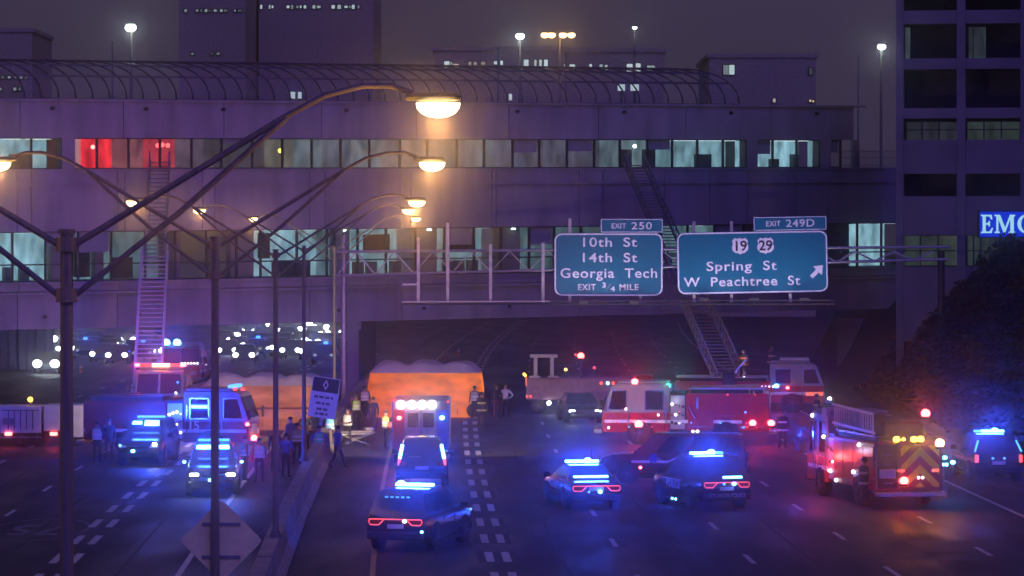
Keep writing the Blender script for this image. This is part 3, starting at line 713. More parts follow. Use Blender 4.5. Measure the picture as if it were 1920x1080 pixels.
far_building(815, 1060, 95, 455, 'far dark block with pale windows above the canopy centre', [(833,843,115,127,1.0,W1),(845,848,117,126,.5,W1),(850,860,120,127,.9,W2),(878,884,116,123,.35,W2),(888,894,116,123,.35,W2),(902,910,116,122,.35,W2),(926,932,115,121,.9,W1),(938,943,114,122,1.0,W1),(982,991,112,129,.9,W1),(1002,1006,112,129,.7,W1),(1011,1016,112,128,.8,W1),(1020,1027,112,131,1.0,W1),(1057,1059,120,130,.7,W1)], 20)
far_building(1062, 1245, 98, 460, 'far dark block with small bright windows right of the amber lamps', [(1068,1078,121,130,1.0,W1),(1105,1110,120,129,.9,W1),(1124,1130,121,131,.6,W1),(1134,1139,122,132,.8,W1),(1175,1186,120,134,1.0,W1),(1191,1201,119,134,1.0,W1),(1213,1228,123,132,.5,W1)], 20)
far_building(1330, 1530, 108, 450, 'dark brown block with one lit grid window beside the tower', [(1356,1366,122,140,.3,W1),(1367,1377,122,140,.9,(.7,.95,1)),(1449,1454,185,192,.6,W2),(1517,1521,187,191,.9,(1,.8,.5)),(1523,1526,188,192,.9,(1,.8,.5)),(1517,1523,128,140,.08,W1)], 26)
far_building(-30, 60, 60, 465, 'far dark block with tiny windows at the left edge', rowwins(2,55,145,6,.4,.4)+rowwins(0,40,167,6,.5,.4)+rowwins(2,18,187,4,.6,.2), 20)
# lit rooms and lamps behind the canopy glass
def roof_D(px, back):
    X = U(px)*CP-9.55; return 212+.54*(X+9.55)+back
def roof_z(D, px): return Z5+.12+math.tan(TILT)*(D-212)
for px, py, w_, D in ((1165,170,14,300),(1190,170,16,300),(548,190,10,295),(562,190,6,295),(957,198,6,295)):
    D = roof_D(px, 9.0); b2 = empty('canopy_lamp', (gx(px,D), D, roof_z(D, px)), 0, {1165:'left of two pale lights showing through the canopy glass',1190:'right of two pale lights showing through the canopy glass',548:'larger bluish light under the canopy at left',562:'small bluish light under the canopy at left',957:'single faint light under the canopy middle'}[px], 'lamp')
    zc = max(.3, gz(py,D)-b2.location.z)
    MB().tube([(0,0,-.1),(0,0,zc)], .06, 6).build('post', M_dark, b2)
    MB().box(-w_/2/30, w_/2/30, -.2, .2, zc, zc+.4).build('lamp_box', glow('canopy_lamp_%d' % px, (.7,.9,1), .8), b2)
# tall lamp posts beyond the bridge
M_white = glow('mercury_lens', (0.85,1.0,0.98), 9)
def far_lamp(px, py, D, label, col, r=.32, twin=0, power=900, m_=None):
    D = roof_D(px, 17.0); t_ = empty('tall_lamp', (gx(px,D), D, roof_z(D, px) if px < 1600 else 12.9), 0, label, 'street lamp', 'tall lamps on the bridge roof')
    z = gz(py, D) - t_.location.z
    MB().tube([(0,.4,-.1),(0,.4,z+.2)], [.12,.06], 8).build('pole', M_pole, t_)
    for q_ in ((-1.0,-.55,.2,.75) if twin else (0,)):
        MB().tube([(0,.4,z+.25),(q_,.1,z+.25)], .05, 5).build('arm', M_pole, t_)
        hd_ = MB().cbox((q_, 0, z+r*.75), (r*1.9, r*1.6, .12)).build('lamp_head', M_head, t_)
        MB().ball((q_, 0, z), r, sz=.7).build('lens', m_ or M_white, hd_)
        lamp('POINT', t_, (q_, -.5, z-.3), power/(4 if twin else 1), col, .25)
W_ = (.8,1,.95)
far_lamp(245, 52, 285, 'white tall lamp alone in the sky at upper left', W_, .36)
far_lamp(975, 68, 300, 'white tall lamp left of the amber cluster', W_, .3)
far_lamp(1050, 66, 290, 'amber cluster of lamps on one tall pole', (1,.6,.2), .26, 1, 900, glow('amber_lens', (1,.62,.22), 9))
far_lamp(1190, 52, 340, 'small faint white lamp right of the amber cluster', W_, .16, 0, 150)
far_lamp(1653, 88, 280, 'white tall lamp beside the hospital tower', W_, .3)
for px, y0, y1, lb in ((211,80,125,'thin bare mast behind the canopy at left'),(1609,108,215,'thin bare mast left of the hospital tower'),(934,90,130,'short thin mast above the canopy')):
    D = roof_D(px, 14.0); m_ = empty('mast', (gx(px,D), D, roof_z(D, px) if px < 1600 else 13.5), 0, lb, 'mast')
    zc = gz(y0,D)-m_.location.z
    MB().tube([(0,0,-.1),(0,0,zc)], [.08,.04], 6).build('pole', M_lead, m_)
    MB().cyl((0,0,zc), .07, .12, n=8).build('cap', M_lead, m_)
# ------------------------------------------------------------------ vehicles
M_carblack = mat('car_paint_black', (0.012,0.012,0.016), 0.22, 0.1, var=0.1, spec=0.6)
M_carblue = mat('car_paint_navy', (0.012,0.016,0.04), 0.22, 0.1, var=0.1, spec=0.6)
M_maroon = mat('car_paint_maroon', (0.08,0.008,0.014), 0.3, 0.0, var=0.1)
M_firered = mat('fire_paint_red', (0.40,0.010,0.03), 0.3, 0.0, var=0.1)
M_firewhite = mat('fire_paint_white', (0.27,0.25,0.29), 0.35, 0.0, var=0.08)
M_silver = mat('roller_aluminium', (0.45,0.44,0.46), 0.4, 0.6, var=0.12)
M_autoglass = glass('car_glass', (0.008,0.009,0.012), 0.0, 0.06)
M_amblens = glow('amber_lamp', (1.0,0.52,0.06), 7)
M_bluelens = glow('blue_lamp', (0.16,0.62,1.0), 11)
M_bluelens2 = glow('blue_lamp_dim', (0.10,0.42,1.0), 2.2)
M_redlens = glow('red_lamp', (1.0,0.13,0.12), 9)
M_redlens2 = glow('red_tail', (1.0,0.10,0.09), 2.0)
M_redglass = mat('red_lens_unlit', (0.30,0.01,0.015), 0.2)
M_headlens = glow('head_lamp', (0.85,0.97,1.0), 10)
M_whitelens = glow('white_marker', (0.9,0.92,1.0), 4)
M_greenlens = glow('green_lamp', (0.05,1.0,0.55), 6)
M_plate = mat('number_plate', (0.6,0.6,0.6), 0.5)
M_stripe = mat('reflective_stripe', (0.75,0.74,0.76), 0.4)

def sec(y, zb, zt, hw, tuck=0.10, crown=0.0):
    h = zt-zb
    half = [(hw*0.80, zb), (hw*0.97, zb+min(.12,h*.25)), (hw, zb+h*0.42), (hw*0.985, zt-h*0.16), (hw*(1-tuck), zt-0.01), (hw*0.5, zt+crown)]
    return [(x, y, z) for x, z in half] + [(-x, y, z) for x, z in reversed(half)]
def pane(parent, q, u0, v0, u1, v1, m, name, off=0.008, cut=0.0):
    bl, br, tr, tl = [Vector(p) for p in q]
    nrm = (br-bl).cross(tl-bl).normalized()
    def P(u, v): return (bl*(1-u)+br*u)*(1-v)+(tl*(1-u)+tr*u)*v
    pts = [(u0,v0),(u1,v0),(u1,v1),(u0,v1)]
    if cut: 
        c = cut; pts = [(u0+c,v0),(u1-c,v0),(u1,v0+c),(u1,v1-c),(u1-c,v1),(u0+c,v1),(u0,v1-c),(u0,v0+c)]
    a = [tuple(P(*p)+nrm*off) for p in pts]; b = [tuple(P(*p)-nrm*0.01) for p in pts]
    return MB().loft([b, a]).build(name, m, parent)
WH = {}
M_rim = mat('dark_rim', (.13,.13,.14), .35, .5)
def wheel(parent, x, y, r, w, side=None):
    side = side or (1 if x > 0 else -1)
    k = (round(r,2), round(w,2), side)
    if k not in WH:
        ty = MB(); rings = []
        for q_, rr in ((-w/2, r*.62), (-w/2, r*.9), (-w/2+.03, r), (w/2-.03, r), (w/2, r*.9), (w/2, r*.62)):
            rings.append([(q_, rr*math.cos(a), rr*math.sin(a)) for a in [2*math.pi*i/20 for i in range(20)]])
        ty.loft(rings); tm = ty.mesh('wheel'); tm.materials.append(M_black)
        rm = MB()
        for s_ in (side,):
            rm.cyl((s_*(w/2-.02), 0, 0), r*.16, .05, 'x', 10)
            for i in range(5):
                a = 2*math.pi*i/5; rm.bar((s_*(w/2-.015), .1*r*math.cos(a), .1*r*math.sin(a)), (s_*(w/2-.015), r*.62*math.cos(a), r*.62*math.sin(a)), r*.16, .03)
            n = 20
            for i in range(n):
                a0, a1 = 2*math.pi*i/n, 2*math.pi*(i+1)/n
                rm.quad(*[(s_*(w/2-.02), rr*math.cos(a), rr*math.sin(a)) for a, rr in ((a0,r*.66),(a1,r*.66),(a1,r*.56),(a0,r*.56))])
        rmm = rm.mesh('rim'); rmm.materials.append(M_rim); WH[k] = (tm, rmm)
    o = inst(WH[k][0], 'wheel', parent, (x, y, r)); inst(WH[k][1], 'rim', o)
    return o
def lightbar(t, y, z, w=1.2, m=M_bluelens, col=BLUE, power=900, seg=(0,1,2,3), dirs=(-1,1), h=.12, spread=150, hot=None):
    if hot is not None: MB().ball((hot*w/2, y, z+.09), .15, 12, 7, .75, 1.0).build('beacon_dome', m, t)  # glowing ball added to imitate a hot spot on the bar
    b = MB().bbox(-w/2, w/2, y-.15, y+.15, z, z+.035, .01).build('light_bar', M_black, t)
    n = 4
    for k in range(n):
        x0 = -w/2+.01+k*(w-.02)/n; x1 = x0+(w-.02)/n-.012
        MB().bbox(x0, x1, y-.14, y+.14, z+.036, z+h, .012).build('lens', m if k in seg else M_bluelens2, b)
    for d in dirs: lamp('AREA', t, (0, y+d*.2, z+.08), power, col, .1, (0, d, -0.02), spread, w*.9)
    for d in (-1, 1): lamp('AREA', t, (d*(w/2+.08), y, z+.09), power*.4, col, .1, (d, 0, -0.02), spread, .28)
def taillamp_race(t, y, zt, zb, hw, strength_m, sedan=False):
    r = .017; inn = hw*.50
    o = MB().tube([(-hw+.02,y,zt),(hw-.02,y,zt)], r, 6).build('light_strip', strength_m, t)
    for s_ in (-1, 1):
        pts = [(s_*(hw-.02),y,zt),(s_*hw,y+.01,(zt+zb)/2),(s_*(hw-.05),y,zb),(s_*(inn+.1),y,zb),(s_*(inn-.06),y,zt-.01)]
        tl = MB().prism([(p[0],p[2]) for p in pts] if s_ > 0 else [(p[0],p[2]) for p in reversed(pts)], y+.004, y+.03).build('tail_light', M_redglass, t)
        MB().tube(pts, r, 6).build('light_strip', strength_m, tl)
def car(name, loc, rz, label, kind='suv', paint=M_carblack, police=True, cat='police car', tails='race', heads=False, bar=True, barpow=900, barseg=(0,1,2,3), hot=None, bardirs=(-1,1), extra=None, group=None, decal=None, rim=True):
    t = empty(name, loc, rz, label, cat, group)
    if kind == 'suv':
        L, hw, zr, belt = 5.1, .965, 1.76, 1.10
        st = [(-2.56,.50,1.00,.84),(-2.50,.40,1.10,.93),(-2.2,.32,1.13,.965),(-1.0,.26,1.12,.97),(.9,.26,1.12,.97),(1.25,.27,1.13,.965),(1.9,.30,1.09,.95),(2.28,.33,1.02,.92),(2.48,.38,.90,.86),(2.56,.48,.74,.80)]
        cb = ((-2.44,.91),(1.32,.86)); ct = ((-2.12,.70),(.42,.68)); wr_, wy = .39, (-1.5,1.52)
        swin = ((.04,.24),(.27,.52),(.55,.86))
    elif kind == 'van':
        L, hw, zr, belt = 5.7, 1.0, 1.86, 1.12
        st = [(-2.86,.52,1.05,.92),(-2.8,.40,1.14,.98),(-1.0,.30,1.15,1.0),(1.2,.30,1.15,1.0),(1.6,.30,1.15,.99),(2.4,.34,1.10,.96),(2.75,.40,.98,.9),(2.86,.5,.8,.84)]
        cb = ((-2.78,.95),(1.6,.9)); ct = ((-2.62,.80),(.8,.76)); wr_, wy = .40, (-1.7,1.75)
        swin = ((.03,.24),(.27,.5),(.53,.80))
    else:
        L, hw, zr, belt = 5.05, .95, 1.44, .98
        st = [(-2.52,.46,.88,.82),(-2.46,.36,.99,.90),(-2.1,.28,1.01,.94),(-1.0,.22,.98,.95),(.8,.22,.97,.95),(1.3,.23,.98,.945),(1.9,.26,.93,.93),(2.3,.3,.85,.9),(2.46,.34,.76,.84),(2.52,.42,.64,.78)]
        cb = ((-1.85,.87),(1.25,.85)); ct = ((-1.0,.66),(.25,.65)); wr_, wy = .36, (-1.48,1.52)
        swin = ((.10,.30),(.33,.58),(.61,.90))
    MB().loft([sec(*s_) for s_ in st]).build('body', paint, t, True)
    zb = belt-.02
    q = dict(rear=[(-cb[0][1],cb[0][0],zb),(cb[0][1],cb[0][0],zb),(ct[0][1],ct[0][0],zr),(-ct[0][1],ct[0][0],zr)],
             front=[(cb[1][1],cb[1][0],zb),(-cb[1][1],cb[1][0],zb),(-ct[1][1],ct[1][0],zr),(ct[1][1],ct[1][0],zr)],
             right=[(cb[0][1],cb[0][0],zb),(cb[1][1],cb[1][0],zb),(ct[1][1],ct[1][0],zr),(ct[0][1],ct[0][0],zr)],
             left=[(-cb[1][1],cb[1][0],zb),(-cb[0][1],cb[0][0],zb),(-ct[0][1],ct[0][0],zr),(-ct[1][1],ct[1][0],zr)])
    ring0 = [q['rear'][0], q['rear'][1], q['front'][0], q['front'][1]]; ring1 = [q['rear'][3], q['rear'][2], q['front'][3], q['front'][2]]
    top = [(x*.9, y*.94+.0, zr+.055) for x, y, z in ring1]
    MB().loft([ring0, ring1, top]).build('cabin', paint, t, True)
    pane(t, q['rear'], .10, .18, .90, .90, M_autoglass, 'rear_window', cut=.05)
    pane(t, q['front'], .05, .08, .95, .95, M_autoglass, 'windshield', cut=.04)
    for sd in ('left', 'right'):
        for a, b in swin:
            if sd == 'left': a, b = 1-b, 1-a
            pane(t, q[sd], a, .12, b, .90, M_autoglass, 'side_window', cut=.02)
    for x in (-1, 1):
        for y in wy:
            MB().cyl((x*(hw-.10), y, wr_+.02), wr_+.07, .22, 'x', 20).build('wheel_arch', M_black, t)
            wheel(t, x*(hw-.10), y, wr_, .26)
        m_ = MB().bbox(x*(hw+.12)-.11, x*(hw+.12)+.11, ct[1][0]+.55, ct[1][0]+.68, zb+.02, zb+.2, .03).bar((x*(hw-.06), ct[1][0]+.62, zb+.05), (x*(hw+.05), ct[1][0]+.62, zb+.08), .05).build('mirror', paint, t)
        for yy in (-.62, .42):
            MB().box(x*(hw+.008)-.012, x*(hw+.008)+.012, yy, yy+.2, belt-.19, belt-.155).build('door_handle', M_chrome, t)
        for yy in (-.72, .40):
            MB().box(x*(hw+.003)-.004, x*(hw+.003)+.004, yy-.012, yy+.012, .42, belt-.1).build('door_seam', M_black, t)
        MB().box(x*(hw-.03)-.05, x*(hw-.03)+.05, wy[0]+.5, wy[1]-.5, .22, .30).build('sill', M_black, t)
    yr, yf = st[0][0], st[-1][0]
    MB().bbox(-hw*.92, hw*.92, yr-.06, yr+.1, .36, .60, .04).build('rear_bumper', M_black, t)
    MB().bbox(-hw*.9, hw*.9, yf-.1, yf+.05, .32, .56, .04).build('front_bumper', M_black, t)
    MB().box(-.26, .26, yr-.012, yr, .70, .83).build('number_plate', M_plate, t)
    MB().bbox(-.5, .5, yf-.02, yf+.015, .57, .73, .02).build('grille', M_dark, t)
    zt_ = st[0][2]-.02
    if tails == 'race': taillamp_race(t, yr-.02, zt_-.0, zt_-.17, .84, M_redlens2)
    elif tails == 'post':
        for x in (-1, 1):
            MB().bbox(x*.86-.07, x*.86+.07, yr-.02, yr+.1, zt_-.2, zt_+.1, .02).build('tail_light', M_redlens2, t)
    else:
        for x in (-1, 1): MB().bbox(x*.74-.14, x*.74+.14, yr-.02, yr+.1, zt_-.16, zt_, .02).build('tail_light', M_redglass, t)
    if tails: lamp('AREA', t, (0, yr-.15, zt_-.1), 14, RED, .1, (0,-1,0), 160, 1.5)
    for x in (-1, 1):
        hz_ = st[-2][2]-.12
        MB().bbox(x*.66-.17, x*.66+.17, yf-.16, yf-.005, hz_-.06, hz_+.07, .03).build('headlight', M_headlens if heads else M_silver, t)
        if heads:
            lamp('SPOT', t, (x*.66, yf+.12, hz_), 450, (.85,.97,1), .06, (0,1,-.05), angle=100, blend=.9)
    if police:
        pb = MB().bar((-.42,yf+.12,.35),(-.42,yf+.1,.85),.06).bar((.42,yf+.12,.35),(.42,yf+.1,.85),.06).bar((-.5,yf+.12,.8),(.5,yf+.12,.8),.06).bar((-.5,yf+.12,.5),(.5,yf+.12,.5),.06)
        pb.build('push_bumper', M_dark, t)
        MB().tube([(.2, ct[0][0]+.3, zr), (.2, ct[0][0]+.22, zr+.6)], .008, 4).build('antenna', M_black, t)
        if bar: lightbar(t, (ct[0][0]+ct[1][0])/2+.25, zr+.06, power=barpow, seg=barseg, hot=hot, dirs=bardirs)
    if decal:
        for x in (-1, 1):
            o = text_mesh(decal, .42, mat('door_lettering', (.5,.5,.54), .4), t, (x*(hw+.007), .15, .78), rot=(R(90),0,R(90)*x), bold=.008, depth=.002)
    if extra: extra(t, st, q, zr, yr, yf)
    return t
def bl(t, p, r=.05, m=M_bluelens, power=0, col=BLUE, d=(0,-1,0), name='blue_lamp'):
    MB().ball(p, r, 10, 6, .8).build(name, m, t)
    if power: lamp('AREA', t, (p[0]+d[0]*.12, p[1]+d[1]*.12, p[2]), power, col, .12, d, 165, .12)

# nearest police SUV, rear three quarter
def ex_a(t, st, q, zr, yr, yf):
    for k in range(5): pane(t, q['rear'], .2+k*.115, .76, .265+k*.115, .82, M_bluelens2, 'rear_deck_lamp', off=.02)
    bl(t, (.3, yr-.05, .93), .07, M_whitelens); bl(t, (.84, yr-.03, .62), .05)
    bl(t, (.98, yf-.5, .98), .05, M_bluelens2)
car('police_suv', (-2.80, 109.9, 0), R(-16), 'nearest police SUV with a red light strip across its tailgate', barpow=700, hot=-.75, extra=ex_a, group='police cars')
def ex_b(t, st, q, zr, yr, yf):
    MB().bbox(-.62,.62,-1.62,-1.5,1.03,1.16,.02).build('rear_deck_lamp', M_bluelens, t)
    lamp('AREA', t, (0,-1.75,1.1), 240, BLUE, .1, (0,-1,0), 160, 1.2)
    bl(t, (.12, yr-.06, .66), .075, M_bluelens, 40); bl(t, (-.28, yr-.06, .66), .05, M_bluelens2)
car('police_sedan', (2.45, 126.4, 0), R(11), 'low police sedan with a blue deck light above its red tail strip', 'sedan', extra=ex_b, barpow=800, hot=.35, group='police cars', decal='POLICE')
def ex_c(t, st, q, zr, yr, yf):
    pane(t, q['rear'], .45, .05, .85, .14, M_bluelens, 'rear_deck_lamp', off=.03)
    bl(t, (-.12, yr-.06, .93), .055, M_bluelens2); bl(t, (.25, yr-.06, .93), .075, M_bluelens, 40)
    for y in (-.2,.15): bl(t, (-1.0, y, .27), .05, M_bluelens, 25, BLUE, (-1,0,-.3))
    text_mesh('ATLANTA POLICE', .17, mat('door_lettering', (.5,.5,.54), .4), t, (0, yr-.066, .53), depth=.001)
    MB().box(-.97-.014, -.97, -.6, 1.2, .95, .975).build('stripe', M_stripe, t)
car('police_suv', (6.66, 126.4, 0), R(18), 'police SUV parked right of the low sedan, turned to the left', extra=ex_c, barpow=850, barseg=(0,1,2), hot=.3, group='police cars', decal='POLICE')
def ex_d(t, st, q, zr, yr, yf):
    for x in (-.93,.93):
        MB().bar((x*.98,-2.42,1.2),(x*.80,-2.2,1.62),.05).build('side_lamp', M_bluelens2, t)
    for x in (-.25,.2): bl(t, (x, yr-.06, .95), .06, M_bluelens2)
car('police_suv', (gx(1848,141), 141, 0), R(4), 'police SUV on the right shoulder beside the dark bank', tails='post', extra=ex_d, barpow=800, hot=.4, barseg=(1,2,3), group='police cars')
def ex_h(t, st, q, zr, yr, yf):
    for x in (-.12,): bl(t, (x, yf+.16, .83), .09, M_bluelens, 60, BLUE, (0,1,0))
    MB().bbox(-.15,.15,yf+.13,yf+.2,.56,.66,.02).build('grille_lamp', M_bluelens, t)
    for x in (-1,1): bl(t, (x*1.06, 1.1, 1.18), .065, M_bluelens, 30, BLUE, (0,1,0))
    pane(t, q['front'], .06, .80, .50, .97, M_bluelens, 'windscreen_lamp', off=.03); pane(t, q['front'], .60, .80, .92, .97, M_bluelens, 'windscreen_lamp', off=.03)
    lamp('AREA', t, (0,.95,1.75), 900, BLUE, .15, (0,1,-.05), 165, 1.1)
car('police_suv', (gx(398,133), 133.5, 0), R(184), 'police SUV facing the camera with white headlights, nearer of two', heads=True, barpow=2600, barseg=(), bardirs=(-1,), extra=ex_h, tails=None, group='police cars')
def ex_i(t, st, q, zr, yr, yf):
    pane(t, q['front'], .45, .72, .88, 1.0, M_bluelens, 'windscreen_lamp', off=.03); pane(t, q['front'], .08, .80, .36, .96, M_bluelens, 'windscreen_lamp', off=.03)
    lamp('AREA', t, (0,.95,1.75), 900, BLUE, .15, (0,1,-.05), 165, 1.1)
    bl(t, (.2, yf+.16, .62), .09, M_bluelens); bl(t, (.75, yf+.1, .85), .05, M_bluelens)
    bl(t, (-.7, yf+.06, .9), .10, M_headlens, 60, (.85,.97,1), (0,1,0), 'headlight_glow')
car('police_suv', (gx(279,151.5), 151.5, 0), R(176), 'police SUV facing the camera in front of the left fire engine', heads=False, barpow=3400, barseg=(), bardirs=(-1,), extra=ex_i, tails=None, group='police cars')
def ex_f(t, st, q, zr, yr, yf):
    for x in (-.86,.86):
        MB().bar((x*.98,-2.50,1.12),(x*.86,-2.22,1.62),.09).build('side_lamp', M_bluelens, t)
        lamp('AREA', t, (x*.95,-2.6,1.4), 130, BLUE, .3, (0,-1,0), 165, .1)
        MB().bbox(x-.05,x+.05,yr-.02,yr+.1,.85,1.12,.02).build('tail_light', M_redlens2, t)
    pane(t, q['rear'], .22, .10, .48, .42, mat('window_reflection_card', (.25,.35,.2), .8), 'cargo', off=-.0)  # greenish window reflection painted as a flat patch
car('dark_suv', (gx(792,138), 138, 0), R(1), 'unmarked black SUV stopped right behind the ambulance', bar=False, tails=None, extra=ex_f, cat='car')
def ex_v(t, st, q, zr, yr, yf):
    for x in (-1,1):
        s_ = x*1.008
        MB().prism([(1.6,.80),(.2,.80),(-.35,1.08),(-.9,1.08),(-.9,1.16),(-.4,1.16),(.16,.90),(1.6,.90)], s_-.004, s_+.004, 'yz').build('stripe', M_stripe, t)
        st_ = MB()
        for a in range(3):
            an = R(60*a); st_.prism([(.75+.2*math.cos(an)-.05*math.sin(an),.98+.2*math.sin(an)+.05*math.cos(an)),(.75+.2*math.cos(an)+.05*math.sin(an),.98+.2*math.sin(an)-.05*math.cos(an)),(.75-.2*math.cos(an)+.05*math.sin(an),.98-.2*math.sin(an)-.05*math.cos(an)),(.75-.2*math.cos(an)-.05*math.sin(an),.98-.2*math.sin(an)+.05*math.cos(an))], s_-.003-.001*a, s_+.003+.001*a, 'yz')
        st_.build('star_emblem', mat('star_blue', (.03,.08,.5), .4), t)
    bl(t, (1.02, 1.25, .62), .07, M_redlens, 20, RED, (1,0,0), 'marker_lamp')
    bl(t, (-1.02, 1.25, .62), .07, M_redlens, 20, RED, (-1,0,0), 'marker_lamp')
    bl(t, (0, -.9, zr+.12), .07, M_whitelens, name='roof_lamp'); bl(t, (.0, -.72, zr+.12), .06, M_whitelens, name='roof_lamp')
car('rescue_van', (gx(1265,138.5), 138.8, 0), R(84), 'dark maroon rescue wagon with a pale stepped stripe, side on behind police cars', 'van', M_maroon, False, 'rescue vehicle', tails='plain', extra=ex_v)
def ex_car(t, st, q, zr, yr, yf): pass
car('dark_car', (gx(1086,186), 186, 0), R(186), 'dark car with white headlights in front of the pinkish utility truck', 'sedan', M_carblue, False, 'car', tails=None, heads=True)

# ambulance seen from behind
am = empty('ambulance', (gx(791,152), 152, 0), 0, 'boxy ambulance seen from behind with four bright roof lamps', 'ambulance')
MB().bbox(-1.2, 1.2, -2.0, 2.0, .55, 2.72, .08).build('box_body', M_firewhite, am)
MB().bbox(-1.02, 1.02, 2.0, 4.0, .5, 2.1, .2).build('cab', M_firewhite, am)
for s_ in (-1, 1):
    d = MB().bbox(min(s_*.03,s_*.64), max(s_*.03,s_*.64), -2.05, -2.0, .62, 2.28, .02).build('rear_door', mat('ambulance_door', (.35,.3,.34), .4), am)
    MB().box(min(s_*.1,s_*.55), max(s_*.1,s_*.55), -2.058, -2.051, 1.55, 2.15).build('window', M_autoglass, d)
    MB().bar((s_*.09,-2.09,1.0),(s_*.09,-2.09,1.45),.03).build('door_handle', M_chrome, d)
    MB().box(s_*.92-.24, s_*.92+.24, -2.03, -2.0, .62, 2.28).build('corner_panel', M_firered if s_ < 0 else mat('ambulance_blue', (.05,.12,.5), .4), am)
    bl(am, (s_*.90, -2.08, 1.95), .11, M_redlens if s_ < 0 else M_bluelens, 60, RED if s_ < 0 else BLUE, (0,-1,0), 'side_lamp')
    MB().bar((s_*1.19,-2.02,.6),(s_*1.19,-2.02,2.65),.05).build('corner_trim', M_chrome, am)
    for y in (-1.1, 2.9): wheel(am, s_*.98, y, .40, .3)
for x, m_, c_ in ((-.83, M_redlens, RED), (-.38, glow('hot_white', (1,.9,.85), 11), (1,.55,.5)), (.06, glow('hot_amber', (1,.86,.6), 11), (1,.6,.3)), (.48, M_headlens, (.6,.7,1))):
    MB().cyl((x, -2.06, 2.5), .185, .1, 'y', 16).build('roof_lamp', glow('hot_white', (1,.9,.85), 11) if x < -.5 else m_, am)
    lamp('AREA', am, (x, -2.2, 2.5), 190 if x > -.5 else 420, c_, .3, (0,-1,-.05), 165, .3)
lamp('POINT', am, (-1.2, -1.7, 2.85), 420, RED, .12)
for x in (-.8, -.3, .3, .8):     # unseen front lamps, added to light the large cushion
    MB().bbox(x-.15, x+.15, 1.98, 2.06, 2.42, 2.58, .02).build('front_lamp', M_headlens, am)
lamp('AREA', am, (0, 2.2, 2.5), 38000, (1.0,.72,.46), .2, (0,1,-.02), 150, 1.9)
bl(am, (1.15, -2.0, 2.62), .07, M_redlens2, name='clearance_lamp'); 
MB().bbox(-1.15, 1.15, -2.35, -2.02, .42, .56, .03).build('rear_step', M_chrome, am)

